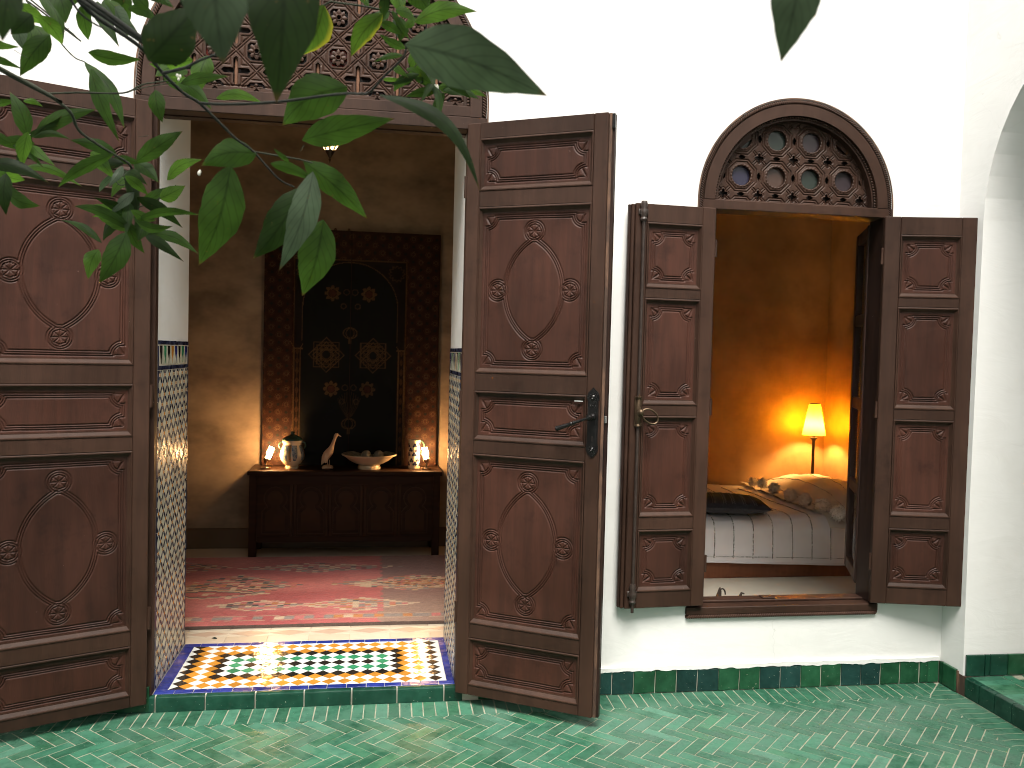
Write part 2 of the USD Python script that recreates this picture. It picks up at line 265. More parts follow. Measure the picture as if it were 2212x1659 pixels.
M['leaf0'] = leaf_mat('leaf_dark', (0.016, 0.030, 0.010), (0.026, 0.060, 0.008), 0.36)
M['leaf1'] = leaf_mat('leaf_mid', (0.026, 0.054, 0.014), (0.062, 0.138, 0.016), 0.46)
M['leaf2'] = leaf_mat('leaf_light', (0.044, 0.090, 0.018), (0.125, 0.265, 0.028), 0.54)
M['leaf3'] = leaf_mat('leaf_yellow_edge', (0.038, 0.078, 0.014), (0.095, 0.19, 0.018), 0.48, edge=(0.42, 0.38, 0.03))
M['leaf4'] = leaf_mat('leaf_grey', (0.075, 0.108, 0.066), (0.075, 0.125, 0.055), 0.32, rough=0.45)


def vcol_mat(name, rough, bump=0.0, bscale=300.0, sheen=0.0, spec=0.3):
    nodes = {'a': ('attribute', {'attribute': 'tint'}), 'g': ('geometry', {}), 'n': ('noise_texture', {'scale': bscale, 'detail': 3.0}), 'nr': ('map_range', {'from_min': 0.3, 'from_max': 0.7, 'to_min': 0.75, 'to_max': 1.2}),
             'cc': ('combine_color', {}), 'x': ('mix_color', {'blend_type': 'multiply', 'fac': 1.0}), 'b': ('bump', {'strength': bump, 'distance': 0.004}), 'p': ('principled_bsdf', {'roughness': rough, 'sheen_weight': sheen, 'specular_ior_level': spec})}
    return mat(name, nodes, [('g.position', 'n.vector'), ('n.fac', 'nr.value'), ('nr.result', 'cc.r'), ('nr.result', 'cc.g'), ('nr.result', 'cc.b'), ('a.color', 'x.a'), ('cc.color', 'x.b'), ('x.result', 'p.base_color'), ('n.fac', 'b.height'), ('b.normal', 'p.normal')])


M['rug'] = vcol_mat('rug_wool', 0.95, 0.7, 160.0, 0.3)
M['painted'] = vcol_mat('painted_wood', 0.5, 0.2, 90.0, spec=0.12)

# ------------------------------------------------------------------ prim helpers
_used = {}


def fresh(parent, name):
    k = (parent, name); n = _used.get(k, 0); _used[k] = n + 1
    return f'{parent}/{name}' if n == 0 else f'{parent}/{name}_{n:03d}'


def tag(prim, label=None, cat=None, group=None, kind=None):
    for k, v in (('label', label), ('category', cat), ('group', group), ('kind', kind)):
        if v:
            prim.SetCustomDataByKey(k, v)
    return prim


def thing(name, label=None, cat=None, loc=(0, 0, 0), rotz=0.0, group=None, kind=None):
    x = UsdGeom.Xform.Define(stage, fresh('/World', name))
    x.AddTranslateOp().Set(Gf.Vec3d(*map(float, loc)))
    if rotz:
        x.AddRotateZOp().Set(math.degrees(rotz))
    tag(x.GetPrim(), label, cat, group, kind)
    return str(x.GetPath())


def part(parent, name, mesh, m, smooth=False, label=None, kind=None, uv=None):
    path = fresh(parent, name)
    if isinstance(mesh, MB):
        mesh = mesh.mesh()
    g = usdkit.mesh(stage, path, mesh, M[m] if isinstance(m, str) else m, smooth=smooth, uv=uv)
    tag(g.GetPrim(), label=label, kind=kind)
    return path


class MB:
    """Collects simple solids into one mesh."""

    def __init__(self):
        self.v, self.f, self.n = [], [], 0

    def add(self, v, f, xf=None):
        v = np.asarray(v, float)
        f = np.asarray(f, int)
        if f.shape[1] == 4:
            f = np.vstack([f[:, [0, 1, 2]], f[:, [0, 2, 3]]])
        if xf is not None:
            v = v @ np.asarray(xf)[:3, :3].T + np.asarray(xf)[:3, 3]
        self.v.append(v); self.f.append(f + self.n); self.n += len(v)
        return self

    def tm(self, t, xf=None):
        return self.add(t.vertices, t.faces, xf)

    def box(self, x0, x1, y0, y1, z0, z1, b=0.0, xf=None):
        if b <= 0:
            v = [(x, y, z) for z in (z0, z1) for y in (y0, y1) for x in (x0, x1)]
            f = [(0, 2, 3, 1), (4, 5, 7, 6), (0, 1, 5, 4), (2, 6, 7, 3), (0, 4, 6, 2), (1, 3, 7, 5)]
            return self.add(v, f, xf)
        pts = []
        for x, sx in ((x0, 1), (x1, -1)):
            for y, sy in ((y0, 1), (y1, -1)):
                for z, sz in ((z0, 1), (z1, -1)):
                    pts += [(x, y + sy * b, z + sz * b), (x + sx * b, y, z + sz * b), (x + sx * b, y + sy * b, z)]
        h = trimesh.convex.convex_hull(np.array(pts))
        return self.add(h.vertices, h.faces, xf)

    def tube(self, pts, rad, n=8, caps=True):
        pts = np.asarray(pts, float)
        rad = np.broadcast_to(np.asarray(rad, float), len(pts))
        t = np.gradient(pts, axis=0); t /= np.maximum(np.linalg.norm(t, axis=1, keepdims=True), 1e-9)
        ref = np.array([0.0, 0.0, 1.0]) if abs(t[0][2]) < 0.9 else np.array([1.0, 0.0, 0.0])
        u = np.cross(ref, t[0]); u /= np.linalg.norm(u)
        V = []
        for k in range(len(pts)):
            u = u - t[k] * (u @ t[k]); u /= max(np.linalg.norm(u), 1e-9)
            w = np.cross(t[k], u)
            for a in range(n):
                V.append(pts[k] + rad[k] * (u * math.cos(2 * PI * a / n) + w * math.sin(2 * PI * a / n)))
        F = [(k * n + a, k * n + (a + 1) % n, (k + 1) * n + (a + 1) % n, (k + 1) * n + a) for k in range(len(pts) - 1) for a in range(n)]
        self.add(V, F)
        if caps:
            for k in (0, len(pts) - 1):
                ring = [V[k * n + a] for a in range(n)] + [pts[k]]
                self.add(ring, [(a, (a + 1) % n, n) if k else ((a + 1) % n, a, n) for a in range(n)])
        return self

    def lathe(self, prof, c=(0, 0, 0), n=24, xf=None):
        prof = np.asarray(prof, float)
        V = [(c[0] + r * math.cos(2 * PI * a / n), c[1] + r * math.sin(2 * PI * a / n), c[2] + z) for r, z in prof for a in range(n)]
        F = [(k * n + a, k * n + (a + 1) % n, (k + 1) * n + (a + 1) % n, (k + 1) * n + a) for k in range(len(prof) - 1) for a in range(n)]
        return self.add(V, F, xf)

    def prism(self, poly, h0, h1, xf=None, mapf=None):
        """shapely polygon(s) extruded from h0 to h1; mapf(points) places them."""
        for g in getattr(poly, 'geoms', [poly]):
            if g.is_empty or g.area < 1e-9:
                continue
            t = trimesh.creation.extrude_polygon(g, h1 - h0, engine='earcut')
            v = np.array(t.vertices); v[:, 2] += h0
            self.add(mapf(v) if mapf else v, t.faces, xf)
        return self

    def sphere(self, c, r, sub=2, scale=(1, 1, 1), xf=None):
        s = trimesh.creation.icosphere(sub, 1.0)
        return self.add(s.vertices * np.array(scale) * r + np.array(c), s.faces, xf)

    def mesh(self):
        return (np.vstack(self.v), np.vstack(self.f))


def XZ(v):
    """2D (x, z) drawing with height towards the viewer -> world axes (x, -h, z)."""
    return np.stack([v[:, 0], -v[:, 2], v[:, 1]], 1)


def XZf(y):
    return lambda v: np.stack([v[:, 0], y - v[:, 2], v[:, 1]], 1)


def rotx(v, a):
    c, s = math.cos(a), math.sin(a)
    return np.array([[1, 0, 0], [0, c, -s], [0, s, c]]) @ v


def tile(mb, poly, h0, h1, mapf, b=0.0015, tilt=0.0, rng=RNG):
    """One hand-cut tile: straight sides, small rounded-off arris, face a touch out of true."""
    p = np.array(poly.exterior.coords)[:-1]
    if len(p) < 3 or poly.area < 4e-6:
        return mb
    if Polygon(p).exterior.is_ccw is False:
        p = p[::-1]
    c = p.mean(0); r = np.linalg.norm(p - c, axis=1).mean()
    inner = c + (p - c) * (1 - min(0.4, 1.6 * b / max(r, 1e-6)))
    a = rng.normal(0, tilt, 2) if tilt else np.zeros(2)
    zt = h1 + (inner - c) @ a
    zs = h1 - b + (p - c) @ a
    n = len(p)
    V = np.vstack([np.c_[p, np.full(n, h0)], np.c_[p, zs], np.c_[inner, zt]])
    F = []
    for k in range(n):
        k2 = (k + 1) % n
        F += [(k, k2, n + k2), (k, n + k2, n + k), (n + k, n + k2, 2 * n + k2), (n + k, 2 * n + k2, 2 * n + k)]
    F += [(2 * n, 2 * n + k, 2 * n + k + 1) for k in range(1, n - 1)]
    return mb.add(mapf(V), F)


def ID(v):
    return v


def rect(x0, x1, y0, y1):
    return Polygon([(x0, y0), (x1, y0), (x1, y1), (x0, y1)])


def ragged(poly, amt, rng=RNG):
    p = np.array(poly.exterior.coords)[:-1]
    return Polygon(p + rng.uniform(-amt, amt, p.shape))


# ------------------------------------------------------------------ dimensions
DL, DR, DT, DZ = -0.882, 0.369, 0.636, 2.44         # door reveal: left, right, depth, head
ACX, ACZ, AR = -0.258, 2.54, 0.709                  # big arch
WL, WR, WZ0, WZ1 = 1.4736, 2.2894, 0.42, 2.164      # window opening
WCX, WCZ, WRr = 1.8605, 2.208, 0.467
XR = 2.6665                                         # courtyard's right wall
STEP = 0.0647
WALLH = 6.6

# ------------------------------------------------------------------ ground and the house's front wall
floor = thing('courtyard_floor', kind='structure')
gb = MB().box(-6.5, XR + 3.0, -5.6, 0.02, -0.3, -0.0013)
part(floor, 'grout_bed', gb, 'grout')

L_, W_ = 0.150, 0.050
field = rect(-2.6, XR - 0.152, -5.24, -0.152)
ang = math.radians(45)
tiles_f = []
n_ = 3
for i in range(-190, 190):
    for j in range(-190, 190):
        k = (i - j) % (2 * n_)
        if k == 0:
            q = rect(i * W_, (i + n_) * W_, j * W_, (j + 1) * W_)
        elif k == 2 * n_ - 1:
            q = rect(i * W_, (i + 1) * W_, j * W_, (j + n_) * W_)
        else:
            continue
        cx_, cy_ = q.centroid.x, q.centroid.y
        X_ = cx_ * math.cos(ang) + cy_ * math.sin(ang) + 0.02
        Y_ = -cx_ * math.sin(ang) + cy_ * math.cos(ang) - 0.6
        if not (-2.75 < X_ < XR and -7.7 < Y_ < 0):
            continue
        q = q.buffer(-0.0022, join_style=2)
        q = affinity.translate(affinity.rotate(q, -45, origin=(0, 0)), 0.02, -0.6)
        q = q.intersection(field)
        if q.is_empty or q.geom_type != 'Polygon' or q.area < 2e-4:
            continue
        tiles_f.append(q)
def mitre(q, amt):
    if q.bounds[2] > XR - 0.155:
        q = q.intersection(Polygon([(XR - 0.40, -0.2), (XR - 0.155, -0.150), (XR - 0.006, 0.0), (XR - 0.40, 0.0)]))
    return ragged(q, amt) if q.geom_type == 'Polygon' and q.area > 2e-4 else q.buffer(0)


x = -2.6
while x < XR - 0.05:                                  # soldier course along the house wall
    w = random.uniform(0.047, 0.053)
    tiles_f.append(mitre(Polygon([(x + 0.0024, -0.1500), (x + w - 0.0024, -0.1500), (x + w - 0.0024 + 0.004, -0.005), (x + 0.0024 + 0.004, -0.005)]), 0.0009))
    x += w
y = -0.004
while y > -5.2:                                       # and along the right wall
    w = random.uniform(0.047, 0.053)
    q = Polygon([(XR - 0.1500, y - w + 0.0024), (XR - 0.004, y - w + 0.0024), (XR - 0.004, y - 0.0024), (XR - 0.1500, y - 0.0024)])
    if y > -0.152:
        q = q.intersection(Polygon([(XR - 0.150, -0.3), (XR - 0.150, -0.152), (XR + 0.003, 0.001), (XR + 0.003, -0.3)]))
        if q.geom_type != 'Polygon' or q.area < 5e-5:
            y -= w; continue
    tiles_f.append(ragged(q, 0.0007))
    y -= w
tiles_f = [q for q in tiles_f if q.geom_type == 'Polygon' and q.area > 1e-4]
vis, far_ = [], []
for q in tiles_f:
    (vis if seen((q.centroid.x, q.centroid.y, 0), 0.02) else far_).append(q)
vis.sort(key=lambda q: (q.centroid.x - EYE[0]) ** 2 + (q.centroid.y - EYE[1]) ** 2)
far_ += vis[300:]
for q in vis[:300]:
    mb = tile(MB(), ragged(q, 0.0012), -0.012, random.uniform(-0.0002, 0.0006), ID, b=0.0006, tilt=0.0035)
    part(floor, 'floor_tile', mb, 'green%d' % random.choice([0, 0, 1, 1, 2, 3, 4]))
mb = MB()
for q in far_:
    tile(mb, q, -0.012, random.uniform(-0.0002, 0.0006), ID, b=0.0006, tilt=0.0035)
part(floor, 'floor_tiling', mb, 'green0', kind='stuff')

# the wall: outer skin with door, window and arches, inner skin with splayed window reveal
front = sbox(-6.0, -0.3, XR + 1.4, WALLH)
arch_d = unary_union([Point(ACX, ACZ).buffer(AR - 0.006, quad_segs=48).intersection(sbox(-2, ACZ, 2, 5)), sbox(ACX - AR + 0.006, DZ - 0.02, ACX + AR - 0.006, ACZ + 0.001)])
door_hole = unary_union([sbox(ACX - AR + 0.007, -0.4, ACX + AR - 0.007, DZ + 0.01), arch_d])
arch_w = unary_union([Point(WCX, WCZ).buffer(WRr - 0.005, quad_segs=40).intersection(sbox(0, WCZ, 4, 5)), sbox(WCX - WRr + 0.005, 0.345, WCX + WRr - 0.005, WCZ + 0.001)])
wall = thing('house_wall', 'white plastered courtyard wall holding the big doorway and the arched window', 'wall')
mb = MB().prism(front.difference(unary_union([door_hole, arch_w])), -0.13, 0.0, mapf=XZf(0.0))
inner = front.difference(unary_union([sbox(DL, -0.4, DR, 2.86), sbox(1.28, 0.060, 2.72, 2.3)]))
mb.prism(inner, -DT, -0.131, mapf=XZf(0.0))
mb.box(ACX - AR, DL, 0.0505, 0.1308, -0.3, DZ + 0.02).box(DR, ACX + AR, 0.0505, 0.1308, -0.3, DZ + 0.02)
part(wall, 'plaster', mb, 'plaster')

# skirting tiles along the wall between right leaf and corner, with broken white plaster above them
SK = 0.105
sk_cols = ['skirt_green', 'skirt_dark', 'skirt_dark', 'skirt_green', 'skirt_green', 'skirt_dark', 'skirt_dark', 'skirt_green', 'skirt_green', 'skirt_dark', 'skirt_dark', 'skirt_green', 'skirt_green', 'skirt_dark', 'skirt_dark', 'skirt_green', 'skirt_green']
mb = MB().box(0.37, XR - 0.01, -0.004, 0.0, 0.0, SK - 0.004)
part(wall, 'skirting_bed', mb, 'wall_grout')
xs = np.linspace(XR - 0.112, XR - 0.112 - 0.0995 * 21, 22)
for k in range(21):
    q = ragged(rect(xs[k + 1] + 0.002, xs[k] - 0.002, 0.003, SK + random.uniform(-0.003, 0.003)), 0.0014)
    if xs[k + 1] < 0.39:
        break
    part(wall, 'skirting_tile', tile(MB(), q, 0.0, 0.011, XZ, b=0.002, tilt=0.01), sk_cols[::-1][k] if k < 17 else random.choice(['skirt_green', 'skirt_dark']))
up, lo_ = [], []
for x in np.arange(0.40, XR - 0.012, 0.007):
    up.append((x, SK + 0.012 + 0.010 * meshkit.fbm(np.array([x * 9.0, 0.3, 0.0]), 3, 4)))
    lo_.append((x, SK - 0.009 + 0.017 * meshkit.fbm(np.array([x * 26.0, 7.3, 0.0]), 4, 6)))
part(wall, 'plaster_lip', MB().prism(Polygon(up + lo_[::-1]).buffer(0), 0.0005, 0.0128, mapf=XZ), 'plaster')
for a, b_, c in ((XR - 0.109, XR - 0.073, 'skirt_green'), (XR - 0.070, XR - 0.013, 'skirt_green')):
    part(wall, 'skirting_tile', tile(MB(), ragged(rect(a, b_, 0.003, SK), 0.001), 0.0, 0.011, XZ, b=0.002, tilt=0.01), c)
k, x = 0, DL - 0.1
while x > -1.75:                                      # left of the doorway, mostly behind the left leaf
    part(wall, 'skirting_tile', tile(MB(), ragged(rect(x + 0.002, x + 0.0975, 0.003, SK), 0.001), 0.0, 0.011, XZ, b=0.002, tilt=0.01), ['skirt_green', 'skirt_dark'][(k // 2) % 2])
    x -= 0.0995; k += 1


# zellige on the two door reveals
def reveal(side):
    sgn = 1 if side == 'l' else -1
    px = DL if side == 'l' else DR
    mp = lambda v: np.stack([px + sgn * v[:, 2], v[:, 0], v[:, 1]], 1)
    y0, y1, z0, z1 = 0.053, DT - 0.002, STEP + 0.002, 1.519
    holder = part(wall, 'door_reveal', MB().prism(rect(y0, y1, z0, z1), 0.0005, 0.002, mapf=mp), 'wall_grout')
    groups = {}
    def put(poly, m, nm, b=0.0008):
        groups.setdefault((nm, m), []).append(poly)
    # borders
    for zz in (z1 - 0.008, 1.405):
        yy = y0 + 0.002
        while yy < y1 - 0.006:
            w = min(random.uniform(0.040, 0.05), y1 - yy)
            put(ragged(rect(yy + 0.001, yy + w - 0.001, zz - 0.0085, zz + 0.0085), 0.0006), 'navy', 'border_tile')
            yy += w
    for yy in (y0 + 0.008, y1 - 0.010):
        zz = z0
        while zz < z1 - 0.03:
            w = random.uniform(0.09, 0.13)
            put(ragged(rect(yy - 0.0075, yy + 0.0075, zz + 0.0012, min(zz + w, z1 - 0.022) - 0.0012), 0.0006), 'navy', 'border_tile')
            zz += w
    # fingers
    nf = 8; pw = (y1 - y0 - 0.044) / nf
    cols = ['black_tile', 'threshold_green', 'black_tile', 'amber', 'blue', 'black_tile', 'threshold_green', 'blue']
    top, bot = z1 - 0.021, 1.418
    for k in range(nf):
        c = y0 + 0.022 + (k + 0.5) * pw; h = pw * 0.30
        put(Polygon([(c - h, top), (c - h, top - 0.022), (c - 0.008, top - 0.055), (c - 0.003, bot + 0.004), (c + 0.003, bot + 0.004), (c + 0.008, top - 0.055), (c + h, top - 0.022), (c + h, top)]), cols[k], 'finger_tile')
        c2 = c + pw / 2
        if k < nf - 1:
            h2 = pw * 0.40
            put(Polygon([(c2 - h2, bot), (c2 + h2, bot), (c2 + h2, bot + 0.024), (c2 + 0.012, top - 0.036), (c2 + 0.008, top - 0.004), (c2 - 0.008, top - 0.004), (c2 - 0.012, top - 0.036), (c2 - h2, bot + 0.024)]), 'cream_tile', 'cream_tile')
    # diagonal lattice: amber nodes, dark blue bars, cream fields
    s = 0.0585; r2 = math.sqrt(0.5); area = rect(y0 + 0.018, y1 - 0.020, z0 + 0.002, 1.394)
    zb = 1.375
    for i in range(-40, 60):
        for j in range(-40, 60):
            ny = y0 + 0.04 + (i + j) * s * r2; nz = zb + (i - j) * s * r2 - 20 * 2 * s * r2 * 0
            if not (y0 - 0.06 < ny < y1 + 0.06 and z0 - 0.08 < nz < z1):
                continue
            def cut(q, m, nm):
                q = q.intersection(area)
                if q.geom_type == 'Polygon' and q.area > 3e-5:
                    put(q, m, nm)
            h = 0.0085
            cut(Polygon([(ny - h, nz), (ny, nz - h), (ny + h, nz), (ny, nz + h)]), 'amber', 'amber_tile')
            for dy, dz in ((r2, r2), (r2, -r2)):
                a, b = 0.0085, s - 0.0085; hw = 0.0068; m_ = s / 2
                P2 = lambda t, o: (ny + dy * t - dz * o, nz + dz * t + dy * o)
                cut(Polygon([P2(a, 0), P2(a + 0.008, -hw), P2(b - 0.008, -hw), P2(b, 0), P2(b - 0.008, hw), P2(a + 0.008, hw)]), 'navy', 'blue_tile')
            cy, cz = ny + s * r2, nz
            d0 = s / 2 - 0.0085; e = 0.010
            pts = []
            for a in range(4):
                th = PI / 4 + a * PI / 2
                ux, uz = math.cos(th), math.sin(th); tx, tz = -uz, ux
                for o in (-(d0 - e), d0 - e):
                    pts.append((cy + ux * d0 + tx * o, cz + uz * d0 + tz * o))
            cut(Polygon(pts), 'cream_tile', 'cream_tile')
    for (nm, m), ps in groups.items():
        ps = [p for p in ps if p.geom_type == 'Polygon']
        lim = 300 if side == 'l' else 0
        if nm == 'border_tile' and side == 'l':
            lim = len(ps)
        for q in ps[:lim]:
            part(holder, nm, tile(MB(), q, 0.0015, 0.0036, mp, b=0.0006, tilt=0.012), m)
        if ps[lim:]:
            mb = MB()
            for q in ps[lim:]:
                tile(mb, q, 0.0015, 0.0036, mp, b=0.0006, tilt=0.012)
            part(holder, nm.replace('_tile', '_tiling'), mb, m, kind='stuff')


reveal('l'); reveal('r')

# ------------------------------------------------------------------ door step
step = thing('door_step', 'low doorway step of checkered zellige with green riser tiles between the carved leaves', 'step')
part(step, 'mortar_bed', MB().box(DL + 0.001, DR - 0.001, 0.004, DT, -0.05, STEP - 0.0025), 'wall_grout')
xj = [-1.01, -0.862, -0.665, -0.466, -0.268, -0.072, 0.118, 0.318, 0.40]
for k in range(len(xj) - 1):
    a, b_ = xj[k] + 0.003, xj[k + 1] - 0.003
    prof = [(0.03, 0.0015), (-0.010, 0.0015), (-0.010, STEP - 0.016), (-0.007, STEP - 0.006), (-0.001, STEP - 0.0015), (0.004, STEP - 0.0008), (0.018, STEP - 0.0008), (0.018, 0.0015)]
    pp = Polygon([(p[0], p[1]) for p in prof[1:]])
    mb = MB().prism(pp, a, b_, mapf=lambda v: np.stack([v[:, 2], v[:, 0], v[:, 1]], 1))
    part(step, 'riser_tile', mb, 'deep_green', smooth=35)
p_ = 0.0655
bw = 0.052
ix0, iy0 = DL + bw + 0.002 + p_ * 1.03, 0.020 + 0.042 + p_ * 0.55
inner_area = rect(DL + bw + 0.003, DR - 0.036, 0.063, DT - 0.046)
N_ = 16
def put_d(ci, cj, m, nm):
    cx_, cy_ = ix0 + ci * p_, iy0 + cj * p_
    h = p_ / 2 - 0.0009
    q = Polygon([(cx_ - h, cy_), (cx_, cy_ - h), (cx_ + h, cy_), (cx_, cy_ + h)]).intersection(inner_area)
    if q.geom_type == 'Polygon' and q.area > 6e-5:
        part(step, nm, tile(MB(), ragged(q, 0.0004), STEP - 0.006, STEP + random.uniform(-0.0004, 0.0004), ID, b=0.0006, tilt=0.014), m)
for ci in range(-2, N_ + 3):
    for cj in range(-1, 9):
        for hf in (0.0, 0.5):
            i_, j_ = ci + hf, cj + hf
            if hf == 0.0:
                if ci == N_: m = 'black'
                elif ci in (0, 1) and 0 <= cj <= 7: m = 'amber'
                elif ci in (N_ - 1, N_ - 2) and 0 <= cj <= 7: m = 'amber'
                elif cj in (0, 1, 6, 7) and 0 <= ci < N_: m = 'amber'
                else: m = 'white'
            else:
                ring_x = (1.5, N_ - 2.5)
                if i_ == -0.5: m = 'black'
                elif (i_ in ring_x and 1.5 <= j_ <= 5.5) or (j_ in (1.5, 5.5) and ring_x[0] <= i_ <= ring_x[1]): m = 'black'
                elif ring_x[0] < i_ < ring_x[1] and 1.5 < j_ < 5.5:
                    m = 'black' if (j_ == 3.5 and 2.5 < i_ < N_ - 3.5) else 'green'
                else: m = 'white'
            put_d(i_, j_, {'black': 'black_tile', 'amber': 'amber', 'white': 'white_tile', 'green': 'threshold_green'}[m], m + '_tile')
def border_run(x0, x1, y0, y1, along, size):
    t = x0 if along == 'x' else y0
    end = x1 if along == 'x' else y1
    while t < end - 0.006:
        w = min(random.uniform(size * 0.93, size * 1.07), end - t)
        if end - t - w < 0.012: w = end - t
        q = rect(t + 0.001, t + w - 0.001, y0 + 0.001, y1 - 0.001) if along == 'x' else rect(x0 + 0.001, x1 - 0.001, t + 0.001, t + w - 0.001)
        part(step, 'blue_tile', tile(MB(), ragged(q, 0.0006), STEP - 0.006, STEP + random.uniform(-0.0004, 0.0005), ID, b=0.0008, tilt=0.012), 'blue')
        t += w
border_run(DL + 0.004, DR - 0.002, 0.0205, 0.062, 'x', 0.078)
border_run(DL + 0.004, DR - 0.002, DT - 0.045, DT - 0.003, 'x', 0.078)
border_run(DL + 0.004, DL + bw + 0.002, 0.0625, DT - 0.0455, 'y', 0.047)
border_run(DR - 0.035, DR - 0.002, 0.0625, DT - 0.0455, 'y', 0.05)


# ------------------------------------------------------------------ carving as relief
def grid_mesh(X, Z, H, keep=None, mapf=XZ, flip=False):
    """Relief over a regular grid: H is the height towards the viewer; faces where keep is False are cut away."""
    nz, nx = X.shape
    v = mapf(np.stack([X.ravel(), Z.ravel(), H.ravel()], 1))
    idx = np.arange(nz * nx).reshape(nz, nx)
    a, b, c, d = idx[:-1, :-1], idx[:-1, 1:], idx[1:, 1:], idx[1:, :-1]
    q = np.stack([a, b, c, d], -1)
    if keep is not None:
        k = keep[:-1, :-1] & keep[:-1, 1:] & keep[1:, 1:] & keep[1:, :-1]
        q = q[k]
    q = q.reshape(-1, 4)
    if flip:
        q = q[:, ::-1]
    f = np.vstack([q[:, [0, 1, 2]], q[:, [0, 2, 3]]])
    used = np.unique(f)
    re = np.full(len(v), -1); re[used] = np.arange(len(used))
    return (v[used], re[f])


def gau(d, s):
    return np.exp(-(d / s) ** 2)


CUT = [0]


def carve(w, h, big=False, rc=0.042, ins=0.020, fan=3, step_=0.0026):
    nx, nz = int(w / step_) + 1, int(h / step_) + 1
    X, Z = np.meshgrid(np.linspace(-w / 2, w / 2, nx), np.linspace(-h / 2, h / 2, nz))
    CUT[0] += 1
    G3 = np.stack([X * 7, Z * 7, X * 0 + CUT[0] * 3.7], -1)
    X0, Z0 = X, Z
    X = X + 0.0042 * (meshkit.fbm(G3, 3, 40) - 0.5); Z = Z + 0.0042 * (meshkit.fbm(G3, 3, 41) - 0.5)
    bx, bz = w / 2 - ins, h / 2 - ins
    ax, az = np.abs(X), np.abs(Z)
    qx, qz = ax - bx, az - bz
    sd = np.hypot(np.maximum(qx, 0), np.maximum(qz, 0)) + np.minimum(np.maximum(qx, qz), 0)
    rcorner = np.hypot(ax - bx, az - bz)
    sdb = np.maximum(sd, rc - rcorner)
    d = np.abs(sdb)
    ring = []
    if big:
        a_, b_ = bx * 0.60, bz * 0.70
        R = (a_ * a_ + b_ * b_) / (2 * a_)
        ves = np.maximum(np.hypot(X - (R - a_), Z), np.hypot(X + (R - a_), Z)) - R
        d = np.minimum(d, np.abs(ves))
        ro = 0.036
        ring = [(0, b_ + ro - 0.006), (0, -b_ - ro + 0.006), (a_ + ro - 0.004, 0), (-a_ - ro + 0.004, 0)]
        for cx_, cz_ in ring:
            r = np.hypot(X - cx_, Z - cz_)
            inside = r < ro - 0.004
            d = np.where(inside, 1.0, d)
            d = np.minimum(d, np.abs(r - ro))
    g = 0.0052
    H = -g * (gau(d, 0.0025) + gau(d - 0.0082, 0.0023)) + 0.0016 * gau(d - 0.004, 0.003)
    # shells in the four corners
    inc = (rcorner < rc - 0.010) & (ax < bx + 0.006) & (az < bz + 0.006)
    th = np.arctan2(np.maximum(bz + 0.006 - az, 0), np.maximum(bx + 0.006 - ax, 1e-6))
    fr = np.abs(np.sin(th * fan))
    fanH = -g * gau(fr * np.maximum(rcorner, 0.006) / fan, 0.0019) + 0.0014 * fr
    H = np.where(inc, fanH, H)
    for cx_, cz_ in ring:
        r = np.hypot(X - cx_, Z - cz_); t = np.arctan2(Z - cz_, X - cx_)
        pet = 0.025 + 0.0035 * np.abs(np.cos(4 * t))
        f_ = -g * gau(np.abs(np.sin(4 * t)) * r / 4, 0.0017) - g * gau(r - pet, 0.0022) + 0.0012
        H = np.where(r < 0.030, f_, H)
    H += 0.0008 * (meshkit.fbm(np.stack([X * 14, Z * 3, X * 0 + w * 31 + h * 17], -1), 3, seed=int(w * 1000)) - 0.5)
    wearm = meshkit.fbm(G3 * 1.3 + 9, 4, 50)
    H = np.where(H < 0, H * (0.72 + 0.5 * wearm), H)
    return X0, Z0, H


def moulding(x0, x1, z0, z1, depth=0.016, wx=0.016, wz=0.024):
    """Mitred sloping frame from the face of stiles and rails down to the panel."""
    prof = [(0.0, 0.0), (0.12, 0.0016), (0.28, 0.0016), (0.36, -0.003), (0.86, -depth + 0.003), (1.0, -depth + 0.003), (1.0, -depth)]
    V = []
    for t, hh in prof:
        V += [(x0 + t * wx, -hh, z0 + t * wz), (x1 - t * wx, -hh, z0 + t * wz), (x1 - t * wx, -hh, z1 - t * wz), (x0 + t * wx, -hh, z1 - t * wz)]
    F = []
    for k in range(len(prof) - 1):
        for a in range(4):
            F.append((4 * k + a, 4 * k + (a + 1) % 4, 4 * k + 4 + (a + 1) % 4, 4 * k + 4 + a))
    return MB().add(V, F)


